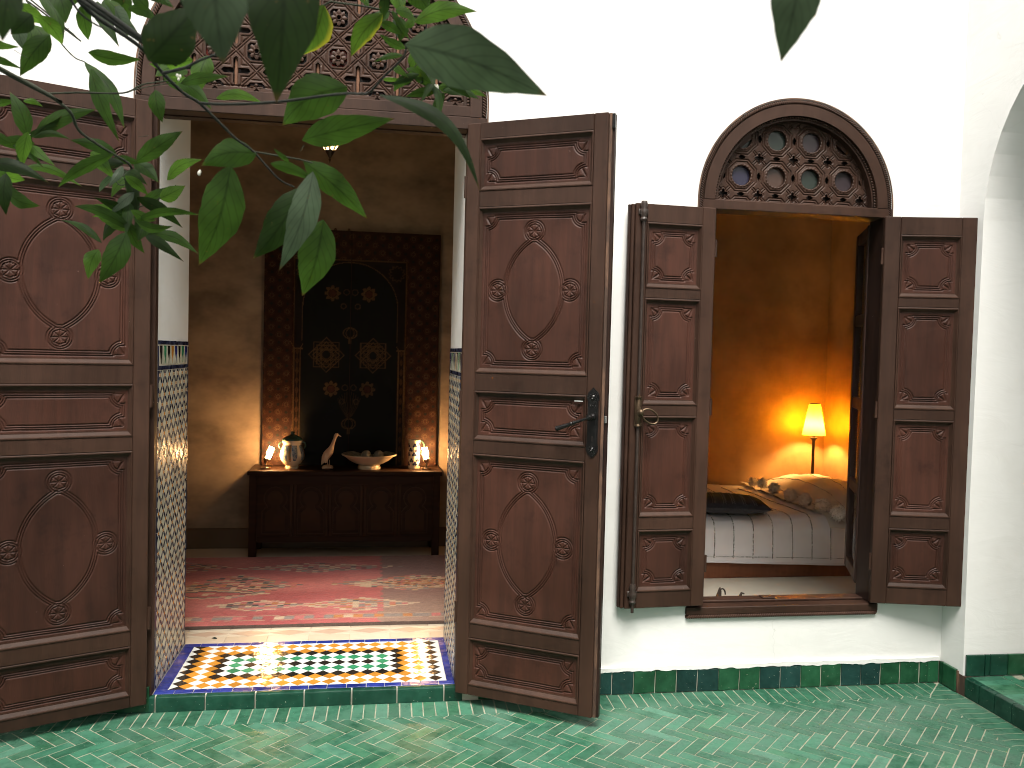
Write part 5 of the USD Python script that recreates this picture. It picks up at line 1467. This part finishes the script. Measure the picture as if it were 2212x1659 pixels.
def cloth_line(uarr, x, rad, nm='sequin_line', holder=bs):
    pts = []
    for uu in uarr:
        i = np.searchsorted(us, uu).clip(1, nu - 1); tt = (uu - us[i - 1]) / (us[i] - us[i - 1])
        j = np.searchsorted(xs_, x).clip(1, nxs - 1); sx = (x - xs_[j - 1]) / (xs_[j] - xs_[j - 1])
        q = (V[i - 1, j - 1] * (1 - tt) + V[i, j - 1] * tt) * (1 - sx) + (V[i - 1, j] * (1 - tt) + V[i, j] * tt) * sx
        pts.append(q + np.array([0, -0.0015, 0.0015]))
    part(holder, nm, MB().tube(pts, rad, 5), 'sequin')


for k in range(14):
    cloth_line(np.concatenate([np.linspace(0.030, 0.40, 26), np.linspace(0.43, 1.45, 24)]), 1.66 + k * 0.1365 + 0.002 * math.sin(k * 5), 0.0042)
pts = []
for x in np.linspace(bedx0 + 0.01, bedx1 - 0.01, 90):
    j = np.searchsorted(xs_, x).clip(1, nxs - 1)
    i = 4
    pts.append(V[i, j] + np.array([0, -0.0025, 0.0]))
part(bs, 'hem_seam', MB().tube(pts, 0.0022, 5), 'sequin')
# rolled hem
part(bs, 'hem', MB().tube([V[0, j] + np.array([0, -0.001, 0.004]) for j in range(0, nxs, 2)], 0.0065, 6), 'spread', smooth=True)

# throw spread over the pillows at the head, with its row of pompoms
thx, thy = np.meshgrid(np.linspace(2.985, 3.47, 50), np.linspace(1.60, 3.03, 90))
edgew = 0.025 * (meshkit.fbm(np.stack([thy * 4, thy * 0, thy * 0], -1), 3, 2) - 0.5)
thx = thx + edgew * (1 - (thx - 2.985) / 0.485)
tx_ = np.clip((thx - 3.00) / 0.33, 0, 1); bumpx = tx_ * tx_ * (3 - 2 * tx_)
py_ = np.clip(1 - np.abs((thy - 2.42) / 0.62) ** 2.4, 0, 1)
thz = bedz + 0.016 + 0.135 * bumpx * py_ ** 0.8 + 0.040 * (meshkit.fbm(np.stack([thx * 7, thy * 7, thx * 0], -1), 4, 9) - 0.4)
front_drop = np.clip((1.72 - thy) / 0.13, 0, 1)
thz -= 0.10 * front_drop ** 2
th_ = thing('throw', 'cream pompom throw heaped over the pillows at the head of the bed', 'throw')
v, f = grid_mesh(thx, thy, thz, mapf=ID)
part(th_, 'cloth', (v, f), 'throw', smooth=True)
for x0_ in (3.06, 3.20, 3.34):
    pts = []
    for t in np.linspace(0, 1, 40):
        yy = 1.66 + 1.34 * t; xx = x0_ + 0.02 * math.sin(3 * t)
        i = int(np.clip((yy - 1.60) / 1.43 * 89, 0, 89)); j = int(np.clip((xx - 2.985) / 0.485 * 49, 0, 49))
        pts.append((xx, yy, thz[i, j] + 0.004))
    part(th_, 'sequin_line', MB().tube(pts, 0.0024, 5), 'sequin')
poms = [(1626, 1041, 2.80, 0.030), (1646, 1044, 2.70, 0.034), (1673, 1055, 2.48, 0.037), (1707, 1070, 2.20, 0.041), (1739, 1081, 2.00, 0.041), (1776, 1093, 1.82, 0.042), (1812, 1108, 1.60, 0.044)]
for u_, v_, y_, r_ in poms:
    o = at(u_, v_, 1.0) - EYE
    c = EYE + o * ((y_ - EYE[1]) / o[1])
    s = trimesh.creation.icosphere(3, 1.0)
    d_ = s.vertices
    rr_ = r_ * (0.86 + 0.22 * meshkit.fbm(d_ * 3.2 + c * 10, 3, 5) + 0.10 * meshkit.noise(d_ * 14 + c * 7, 6))
    V2 = d_ * rr_[:, None] * np.array([1, 1, 0.92]) + np.array([c[0], c[1], max(c[2], bedz + r_ * 0.78)])
    pm = part(th_, 'pompom', (V2, s.faces), 'pompom', smooth=True)
    cs_ = np.array([c[0], c[1], max(c[2], bedz + r_ * 0.78)])
    dv_ = RNG.normal(0, 1, (420, 3)); dv_ /= np.linalg.norm(dv_, axis=1, keepdims=True)
    P3 = np.stack([cs_ + dv_ * r_ * 0.75, cs_ + dv_ * r_ * 1.0 + RNG.normal(0, 0.003, dv_.shape), cs_ + dv_ * r_ * RNG.uniform(1.08, 1.32, (420, 1)) + RNG.normal(0, 0.005, dv_.shape)], 1).reshape(-1, 3)
    bc = UsdGeom.BasisCurves.Define(stage, fresh(pm, 'tuft'))
    bc.CreateTypeAttr('linear'); bc.CreateCurveVertexCountsAttr([3] * 420)
    bc.CreatePointsAttr([Gf.Vec3f(*map(float, q)) for q in P3]); bc.CreateWidthsAttr([0.0022]); bc.SetWidthsInterpolation('constant')
    UsdShade.MaterialBindingAPI.Apply(bc.GetPrim()).Bind(M['pompom'])

# dark cushion
cu_ = thing('cushion', 'dark cushion with braided rows lying on the bedspread', 'cushion', (2.330, 1.800, bedz + 0.004), math.radians(-14))
th_u, th_v = np.meshgrid(np.linspace(-1, 1, 41), np.linspace(-1, 1, 41))
prof_ = np.clip((1 - np.abs(th_u) ** 2.6) * (1 - np.abs(th_v) ** 2.6), 0, 1) ** 0.55
for sgn, nm in ((1, 'top'), (-1, 'underside')):
    sx = 0.285 * th_u * (1 - 0.06 * (1 - th_v ** 2)); sy = 0.20 * th_v * (1 - 0.06 * (1 - th_u ** 2))
    zz = 0.060 + sgn * (0.062 if sgn > 0 else 0.056) * prof_ + 0.006 * (meshkit.fbm(np.stack([th_u * 3, th_v * 3, th_u * 0 + sgn], -1), 3, 3) - 0.5) * (prof_ > 0.01)
    v, f = grid_mesh(sx, sy, zz, mapf=ID, flip=sgn < 0)
    part(cu_, nm, (v, f), 'cushion', smooth=True)
    if sgn > 0:
        for q in (-0.78, -0.56, -0.32, -0.1, 0.14, 0.38, 0.62):
            j = int((q + 1) / 2 * 40)
            for off, wv in ((0, 0.0), (1, 0.006)):
                pts = []
                for i in range(2, 39):
                    jj = min(j + off, 40)
                    pts.append((sx[i, jj] + wv * (-1) ** i, sy[i, jj], zz[i, jj] + 0.0012))
                part(cu_, 'braid', MB().tube(pts, 0.0019, 4), 'cushion_band')

# bedside stand and lamp
bt = thing('bedside_stand', 'narrow bedside stand hidden behind the heaped throw under the yellow lamp', 'bedside table')
part(bt, 'top', MB().box(3.45, 3.72, 2.72, 3.04, 0.47, 0.495, 0.004), 'bed_wood')
for lx in (3.46, 3.68):
    for ly in (2.73, 3.00):
        part(bt, 'leg', MB().box(lx, lx + 0.03, ly, ly + 0.03, 0.061, 0.4695, 0.002), 'bed_wood')
o = at(1758, 938, 1.0) - EYE
lc = EYE + o * ((2.86 - EYE[1]) / o[1])
tl = thing('table_lamp', 'bedside lamp with glowing yellow cone shade on a dark column', 'lamp', (lc[0], lc[1], 0))
lb = lc[2] - 0.010
sh_h, r0_, r1_ = 0.262, 0.092, 0.043
part(tl, 'foot', MB().lathe([(0.0, 0.4955), (0.060, 0.4955), (0.060, 0.507), (0.022, 0.517), (0.014, 0.53)], n=24), 'bronze', smooth=40)
part(tl, 'column', MB().lathe([(0.013, 0.528), (0.0115, lb - 0.065), (0.0135, lb - 0.064), (0.0135, lb - 0.056), (0.011, lb - 0.054), (0.017, lb - 0.034), (0.030, lb - 0.024), (0.030, lb - 0.016), (0.0, lb - 0.016)], n=18), 'bronze', smooth=40)
part(tl, 'socket', MB().lathe([(0.0, lb - 0.016), (0.010, lb - 0.016), (0.010, lb + 0.045), (0, lb + 0.045)], n=12), 'chrome', smooth=40)
part(tl, 'shade', MB().lathe([(r0_, lb), (r1_, lb + sh_h)], n=48), 'shade', smooth=True)
part(tl, 'shade_rim', MB().lathe([(r0_ + 0.0015, lb - 0.001), (r0_ + 0.001, lb + 0.005), (r0_ - 0.002, lb + 0.005), (r0_ - 0.0015, lb - 0.001), (r0_ + 0.0015, lb - 0.001)], n=48).lathe([(r1_ + 0.0015, lb + sh_h + 0.001), (r1_ + 0.003, lb + sh_h - 0.006), (r1_ - 0.001, lb + sh_h - 0.006), (r1_ - 0.0015, lb + sh_h + 0.001), (r1_ + 0.0015, lb + sh_h + 0.001)], n=40), 'bronze', smooth=40)
part(tl, 'bulb', MB().sphere((0, 0, lb + 0.085), 0.018, 2, (1, 1, 1.7)), 'bed_bulb', smooth=True)

# sandals standing inside the window sill
for (u_, v_, lab, kind) in ((1552, 1284, 'dark sandal with tall pointed back and round strap, peeping over the sill', 0), (1601, 1287, 'dark sandal with a thin forked strap, right of the pointed one behind the sill', 1)):
    o = at(u_, v_, 1.0) - EYE
    c = EYE + o * ((0.34 - EYE[1]) / o[1])
    t = thing('sandal', lab, 'sandal', (c[0], c[1], 0.061), 0, 'sandals behind the window sill')
    ztop = c[2] - 0.061 + 0.006
    part(t, 'sole', MB().box(-0.04, 0.05, -0.03, 0.22, 0.0, 0.012, 0.004), 'sandal')
    if kind == 0:
        part(t, 'heel_tab', MB().prism(Polygon([(-0.022, 0.012), (0.016, 0.012), (0.014, ztop + 0.010), (0.008, ztop + 0.030), (0.002, ztop + 0.028), (-0.016, ztop - 0.02)]), -0.004, 0.0, mapf=lambda v: np.stack([v[:, 0], v[:, 2], v[:, 1]], 1)), 'sandal', smooth=30)
        th = np.linspace(0, PI, 16)
        part(t, 'strap', MB().tube([(0.040 + 0.017 * math.cos(q), 0.05, ztop - 0.022 + 0.030 * math.sin(q)) for q in th] + [(0.023, 0.05, 0.012)], 0.0038, 8), 'sandal', smooth=40)
    else:
        part(t, 'strap', MB().tube([(-0.030, 0.0, ztop - 0.030), (-0.012, 0.0, ztop - 0.010), (0.002, 0.0, ztop + 0.008), (0.016, 0.0, ztop + 0.004)], [0.003, 0.004, 0.006, 0.004], 8).tube([(0.002, 0, ztop + 0.006), (-0.004, 0.0, ztop - 0.02), (-0.006, 0.0, 0.012)], 0.004, 8), 'sandal', smooth=40)

# ------------------------------------------------------------------ citrus tree hanging into the picture
tree = thing('citrus_tree', 'leafy citrus tree whose branches hang across the doorway in the foreground', 'tree')


def smooth_path(p, k=5):
    p = np.asarray(p, float)
    out = []
    for i in range(len(p) - 1):
        a, b, c, d = p[max(i - 1, 0)], p[i], p[i + 1], p[min(i + 2, len(p) - 1)]
        for t in np.linspace(0, 1, k, endpoint=False):
            out.append(0.5 * ((2 * b) + (c - a) * t + (2 * a - 5 * b + 4 * c - d) * t * t + (3 * b - a - 3 * c + d) * t ** 3))
    out.append(p[-1])
    return np.array(out)


def branch(pts, w0, w1, d0, d1, m='bark', parent=tree, name='branch', head=None):
    """pts on the close measuring grid (two units per photo-grid unit), widths on the same grid, depth from d0 to d1."""
    n = len(pts)
    P = [at(x / 2, y / 2, d0 + (d1 - d0) * k / max(n - 1, 1)) for k, (x, y) in enumerate(pts)]
    if head is not None:
        P = [np.array(head, float)] + P
    P = smooth_path(P, 5)
    R = np.linspace(w0 / 4 * d0 / PF, w1 / 4 * d1 / PF, len(P))
    R = R * (1 + 0.10 * np.sin(np.arange(len(P)) * 2.3))
    return part(parent, name, MB().tube(P, R, 9), m, smooth=True)


LSEG, LW = 16, 7


def leaf(bx, by, tx, ty, w, d, tone=1, bend=0.0, roll=0.0, dd=0.0, cup=0.25, label=None):
    """One leaf from its stalk to its tip on the close measuring grid; w its width there, d the depth."""
    B, T = at(bx / 2, by / 2, d), at(tx / 2, ty / 2, d + dd)
    ax = T - B; L = np.linalg.norm(ax); ax = ax / L
    view = (B + T) / 2 - EYE; view /= np.linalg.norm(view)
    side = np.cross(ax, view); side /= np.linalg.norm(side)
    nrm = np.cross(side, ax)
    side, nrm = side * math.cos(roll) + nrm * math.sin(roll), nrm * math.cos(roll) - side * math.sin(roll)
    wid = 1.03 * w / 2 * d / PF / max(abs(math.cos(roll)), 0.35)
    ts = np.linspace(0, 1, LSEG + 1)
    prof = np.sin(PI * ts ** 0.80) ** 0.95 * (1 - 0.30 * ts ** 2.0) * 1.08
    prof[-1] = 0.0; prof[0] = 0.03
    ss = np.linspace(-1, 1, LW)
    V, UV = [], []
    ph = RNG.uniform(0, 6)
    for t, pr in zip(ts, prof):
        mid = B + ax * L * t - side * (bend * L * math.sin(PI * t)) + nrm * (-0.10 * L * math.sin(PI * t) + 0.12 * L * t * t * (0.5 + 0.5 * math.sin(ph)))
        for s in ss:
            hw = wid / 2 * pr
            ripple = 0.05 * wid * math.sin(9 * t + ph + 2 * s) * abs(s) ** 2
            V.append(mid + side * (s * hw * (1 + 0.030 * math.sin(23 * t + ph) + 0.022 * math.sin(51 * t + 2 * ph + s))) + nrm * (cup * hw * abs(s) ** 1.3 + ripple * pr))
            UV.append((t, 0.5 + 0.5 * s))
    F = [(i * LW + j, i * LW + j + 1, (i + 1) * LW + j + 1, (i + 1) * LW + j) for i in range(LSEG) for j in range(LW - 1)]
    V = np.array(V); F = np.array(F)
    F = np.vstack([F[:, [0, 1, 2]], F[:, [0, 2, 3]]])
    part(tree, 'leaf', trimesh.Trimesh(V, F, process=False), 'leaf%d' % tone, smooth=True, uv=UV, label=label)


trunk_top = np.array([-1.55, -2.85, 2.35])
part(tree, 'trunk', MB().tube(smooth_path([(-1.75, -3.0, -0.02), (-1.72, -2.98, 0.7), (-1.64, -2.92, 1.5), trunk_top, (-1.4, -2.8, 3.1)], 5), np.linspace(0.055, 0.030, 21), 12), 'dark_bark', smooth=True)
B1 = [(300, -60), (330, -12), (400, 62), (520, 142), (620, 216), (700, 312), (790, 400), (862, 446), (940, 522), (1020, 600), (1096, 656), (1200, 770), (1270, 808)]
branch(B1, 25, 7, 0.78, 1.02, 'dark_bark', head=trunk_top + np.array([0, 0, 0.3]))
B2 = [(-80, 250), (0, 302), (100, 346), (200, 404), (300, 480), (340, 562), (420, 622), (500, 672), (560, 712), (576, 772), (585, 900), (586, 1010)]
branch(B2, 17, 9, 1.05, 1.25, head=trunk_top)
branch([(866, 446), (1000, 450), (1200, 440), (1400, 414), (1500, 404), (1560, 405), (1600, 396), (1660, 330), (1740, 250), (1756, 195)], 13, 9, 0.92, 0.70, 'dark_bark')
branch([(60, -60), (105, -6), (165, 60), (235, 146), (275, 200), (325, 250), (370, 270), (398, 304)], 8, 5, 1.2, 1.25, head=trunk_top + np.array([0, 0.1, 0.4]))
branch([(1380, -20), (1430, 6), (1560, 25), (1650, 42), (1720, 58), (1836, 74)], 10, 7, 1.15, 1.2, head=(0.2, -2.75, 2.3))
branch([(1690, 50), (1760, 160), (1840, 236), (1862, 300), (1872, 350), (1920, 416)], 9, 5, 1.2, 1.25)
branch([(212, 404), (350, 400), (530, 402), (600, 372), (640, 360), (740, 348)], 9, 6, 1.12, 1.15)
branch([(540, 400), (640, 374), (760, 356)], 5, 4, 1.12, 1.15)
branch([(300, -10), (345, 55), (400, 98), (446, 122)], 11, 7, 0.78, 0.80, 'dark_bark')
branch([(706, 316), (800, 292), (860, 262), (930, 236)], 15, 10, 0.84, 0.78, 'dark_bark')
branch([(1100, 656), (1220, 676), (1300, 690), (1350, 704)], 8, 6, 1.0, 1.02)
branch([(1300, 650), (1312, 628)], 5, 5, 0.95, 0.95)
branch([(1000, 604), (980, 690), (992, 720)], 4, 4, 1.0, 1.0)
branch([(586, 900), (640, 880), (700, 850), (760, 800)], 6, 4, 1.25, 1.25)
branch([(576, 790), (520, 800), (500, 780)], 5, 3, 1.25, 1.25)
branch([(1840, 236), (1780, 300), (1730, 320)], 5, 3, 1.2, 1.2)

# (stalk x, y, tip x, y, width, depth, tone, bend, roll, depth change)
LV = [
    (45, -90, 8, 178, 118, 0.50, 0, 0, 0.1, 0), (138, 62, 52, 148, 84, 0.85, 0, 0.02, 0.2, 0), (160, -30, 272, 176, 56, 1.15, 1, -0.10, 0.3, 0), (-40, 170, 74, 202, 34, 1.1, 2, 0.05, 0.2, 0),
    (216, 150, 84, 330, 88, 1.1, 1, 0.03, 0.2, 0), (-50, 250, 88, 302, 30, 1.1, 1, -0.08, 0.4, 0), (226, -60, 286, 92, 86, 1.1, 1, -0.05, 0.3, 0), (420, 5, 516, 204, 62, 1.1, 1, 0.06, 0.4, 0),
    (490, -60, 556, 92, 78, 1.15, 1, -0.05, 0.3, 0), (552, 34, 690, 96, 48, 1.1, 1, -0.10, 0.3, 0.05), (380, 226, 612, 256, 58, 1.15, 1, 0.04, 0.3, 0), (365, 268, 540, 552, 58, 1.22, 1, -0.06, 0.4, 0),
    (392, 296, 491, 602, 60, 1.2, 1, -0.03, 0.5, 0), (640, 262, 850, 20, 200, 0.62, 0, 0.02, 0.15, 0.02), (920, -190, 968, 268, 262, 0.42, 4, 0.03, 0.1, 0.0), (1225, -230, 1206, 414, 292, 0.56, 0, 0.0, 0.15, 0.0),
    (1398, 22, 1298, 248, 128, 0.95, 3, -0.06, 0.1, 0), (1652, 58, 1516, 250, 84, 1.0, 3, 0.10, 0.2, 0), (1752, 192, 2362, 416, 232, 0.62, 4, -0.06, 0.2, 0.0), (1790, 96, 2062, 50, 74, 1.15, 2, -0.08, 0.3, 0),
    (1500, 376, 1208, 544, 176, 0.92, 1, 0.10, 0.1, 0), (1306, 606, 1704, 514, 116, 0.95, 1, -0.03, 0.15, 0), (1640, 410, 2088, 796, 62, 0.82, 0, -0.14, 0.6, 0), (1108, 664, 868, 716, 116, 0.98, 1, 0.10, 0.2, 0),
    (996, 714, 850, 1154, 172, 1.0, 1, -0.06, 0.1, 0), (1312, 698, 1588, 946, 104, 1.05, 1, -0.06, 0.25, 0), (1306, 812, 1086, 1122, 142, 1.06, 0, -0.05, 0.1, 0), (1352, 742, 1198, 1164, 118, 0.96, 4, -0.07, 0.2, 0),
    (1396, 950, 1306, 1280, 150, 1.06, 1, -0.03, 0.15, 0), (1168, 706, 1370, 786, 46, 1.04, 1, -0.08, 0.3, 0), (934, 424, 1132, 442, 44, 1.25, 2, -0.10, 0.3, 0), (672, 388, 702, 530, 66, 1.2, 1, 0.04, 0.2, 0),
    (588, 700, 792, 566, 74, 1.2, 1, -0.04, 0.25, 0), (722, 778, 874, 688, 50, 1.25, 2, -0.10, 0.3, 0), (690, 858, 796, 800, 62, 1.25, 2, 0.05, 0.3, 0), (578, 704, 682, 782, 58, 1.22, 1, -0.06, 0.3, 0),
    (118, 590, 44, 390, 68, 1.2, 1, 0.04, 0.2, 0), (147, 586, 412, 466, 66, 1.2, 1, -0.05, 0.3, 0), (145, 594, 300, 598, 30, 1.2, 1, -0.10, 0.4, 0), (150, 620, -30, 612, 56, 1.2, 1, 0.02, 0.2, 0),
    (502, 662, 300, 604, 54, 1.18, 1, 0.04, 0.2, 0), (492, 664, 248, 810, 52, 1.15, 1, 0.08, 0.3, 0), (392, 656, 486, 770, 58, 1.22, 2, -0.05, 0.3, 0), (-60, 706, 196, 776, 58, 1.15, 0, -0.06, 0.3, 0),
    (100, 724, 342, 794, 36, 1.25, 2, -0.06, 0.4, 0), (26, 748, 26, 932, 62, 1.1, 0, 0.04, 0.1, 0), (100, 436, 186, 462, 24, 1.2, 2, -0.12, 0.3, 0), (62, 436, -30, 470, 30, 1.2, 1, 0.10, 0.3, 0),
    (574, 998, 358, 884, 78, 1.25, 2, 0.06, 0.2, 0), (580, 996, 298, 898, 46, 1.2, 1, 0.13, 0.4, 0), (440, 1050, 258, 940, 30, 1.25, 1, 0.05, 0.5, 0), (546, 1004, 422, 1224, 96, 1.18, 1, -0.05, 0.15, 0),
    (426, 1078, 386, 1202, 62, 1.28, 2, 0.10, 0.2, 0), (628, 1020, 778, 1130, 42, 1.2, 0, -0.08, 0.4, 0), (630, 1012, 856, 1094, 48, 1.26, 1, -0.10, 0.3, 0), (622, 938, 596, 1042, 66, 1.24, 1, -0.05, 0.1, 0),
    (592, 950, 866, 934, 36, 1.2, 1, -0.16, 0.5, 0), (588, 852, 784, 990, 52, 1.22, 0, -0.10, 0.3, 0), (540, 730, 592, 964, 46, 1.22, 0, -0.02, 0.5, 0), (510, 740, 428, 840, 26, 1.25, 4, 0.10, 0.4, 0),
    (780, 360, 990, 330, 46, 1.15, 1, -0.02, 0.2, 0), (898, 240, 858, 398, 84, 1.2, 2, 0.05, 0.2, 0), (700, 236, 836, 262, 104, 1.1, 2, 0.05, 0.2, 0), (1662, -30, 1654, 86, 44, 1.0, 0, 0.0, 0.2, 0),
    (1712, -60, 1740, 66, 70, 1.2, 2, 0.0, 0.2, 0), (1760, -70, 1862, 60, 92, 1.2, 1, -0.03, 0.1, 0), (1644, 94, 1734, 150, 40, 1.15, 1, -0.05, 0.2, 0), (1752, 118, 1802, 74, 32, 1.2, 2, 0, 0.2, 0),
    (1694, 44, 1774, 172, 24, 1.15, 1, 0.04, 0.3, 0), (1806, 208, 1806, 334, 64, 1.2, 2, 0.08, 0.1, 0), (1752, 208, 1642, 152, 36, 1.15, 1, -0.03, 0.2, 0), (1742, 238, 1612, 268, 24, 1.12, 1, 0.04, 0.3, 0),
    (1696, 290, 1764, 338, 30, 1.2, 2, -0.06, 0.2, 0), (1792, 334, 1696, 404, 40, 1.18, 1, 0.14, 0.2, 0), (1790, 338, 1874, 380, 32, 1.18, 1, -0.08, 0.2, 0), (1654, 344, 1752, 350, 18, 1.2, 2, -0.05, 0.3, 0),
    (1884, 394, 1752, 420, 38, 1.2, 1, 0.06, 0.2, 0), (1904, 326, 2080, 336, 46, 1.22, 2, -0.08, 0.2, 0), (1908, 330, 2034, 428, 42, 1.15, 0, -0.05, 0.3, 0), (1972, 352, 2092, 328, 36, 1.25, 2, -0.05, 0.3, 0),
    (1888, 378, 2102, 418, 60, 1.25, 2, -0.08, 0.2, 0), (1900, 390, 2010, 350, 40, 1.25, 2, 0.05, 0.2, 0), (1870, 40, 1906, 90, 40, 1.2, 1, 0.0, 0.2, 0), (1560, -40, 1590, 28, 40, 1.2, 1, 0, 0.2, 0),
    (3474, -210, 3384, 258, 205, 0.45, 4, 0.0, 0.15, 0.0), (330, -50, 300, 30, 50, 1.1, 1, 0, 0.3, 0), (620, -50, 740, 20, 60, 1.0, 1, 0, 0.3, 0), (1020, -60, 1120, 30, 60, 1.1, 1, 0, 0.2, 0),
    (640, 40, 560, -40, 60, 1.0, 1, 0, 0.2, 0), (1250, 700, 1180, 640, 20, 1.0, 1, 0, 0.3, 0),
]
labels = {14: 'large blurred grey-green leaf close to the lens', 15: 'large dark pointed leaf hanging close to the lens', 16: 'green leaf with yellow right edge', 17: 'green leaf with yellow tip', 18: 'large pale leaf reaching over the white wall', 27: 'shiny grey-green leaf'}
for k, a in enumerate(LV):
    bx, by, tx, ty, w, d, tone, bend, roll, dd = a
    leaf(bx, by, tx, ty, w, d, tone, bend, roll * RNG.choice([-1, 1]), dd + RNG.uniform(-0.03, 0.03) * min(1, d), 0.25 if k % 3 else 0.12, labels.get(k))
EX = [  # around each twig end: centre, spread, count, lengths, widths, depth, main direction (degrees, 90 = down)
    ((575, 860), (30, 110), 12, (110, 210), (34, 54), 1.24, None), ((560, 730), (60, 40), 5, (90, 150), (30, 46), 1.22, None), ((1840, 250), (50, 80), 7, (80, 140), (30, 46), 1.22, None), ((1890, 370), (30, 30), 6, (110, 180), (32, 50), 1.24, None),
    ((1700, 60), (60, 30), 5, (90, 150), (36, 56), 1.18, None), ((90, 600), (60, 40), 6, (110, 190), (36, 58), 1.2, None), ((120, 60), (90, 50), 5, (110, 180), (46, 66), 1.12, 75), ((470, 20), (120, 30), 5, (110, 190), (46, 66), 1.15, 80),
    ((760, 330), (60, 40), 5, (110, 190), (40, 66), 1.2, None), ((20, 760), (40, 50), 4, (110, 180), (44, 62), 1.15, 60)]
for (cx_, cy_), (sx_, sy_), n, (l0, l1), (w0, w1), d, dirn in EX:
    for k in range(n):
        a = math.radians(RNG.uniform(-30, 210) if dirn is None else RNG.normal(dirn, 28))
        l_, bx, by = RNG.uniform(l0, l1), cx_ + RNG.uniform(-sx_, sx_), cy_ + RNG.uniform(-sy_, sy_)
        leaf(bx, by, bx + l_ * math.cos(a), by + l_ * math.sin(a), RNG.uniform(w0, w1), d + RNG.uniform(-0.06, 0.06), int(RNG.choice([0, 1, 1, 1, 2, 2, 4])), RNG.uniform(-0.12, 0.12), RNG.uniform(-0.7, 0.7), RNG.uniform(-0.04, 0.04), 0.2)
for x, y, d in ((124, 594, 1.18), (770, 330, 1.1), (612, 775, 1.25), (1740, 346, 1.2), (1855, 60, 1.2), (1880, 250, 1.22), (1885, 380, 1.22), (862, 742, 1.0)):
    mb = MB()
    c = at(x / 2, y / 2, d)
    for q in range(4):
        o = RNG.normal(0, 0.0016, 3)
        mb.sphere(c + o, 0.0016, 1, (1, 1, 1.6))
    part(tree, 'blossom', mb, 'bud', smooth=True)
for (x0_, y0_, x1_, y1_, d) in ((300, 120, 258, 148, 1.1), (640, 585, 600, 590, 1.2), (60, 215, 120, 250, 1.05)):
    branch([(x0_, y0_), ((x0_ + x1_) / 2, (y0_ + y1_) / 2 + 2), (x1_, y1_)], 3, 2, d, d, name='twig')
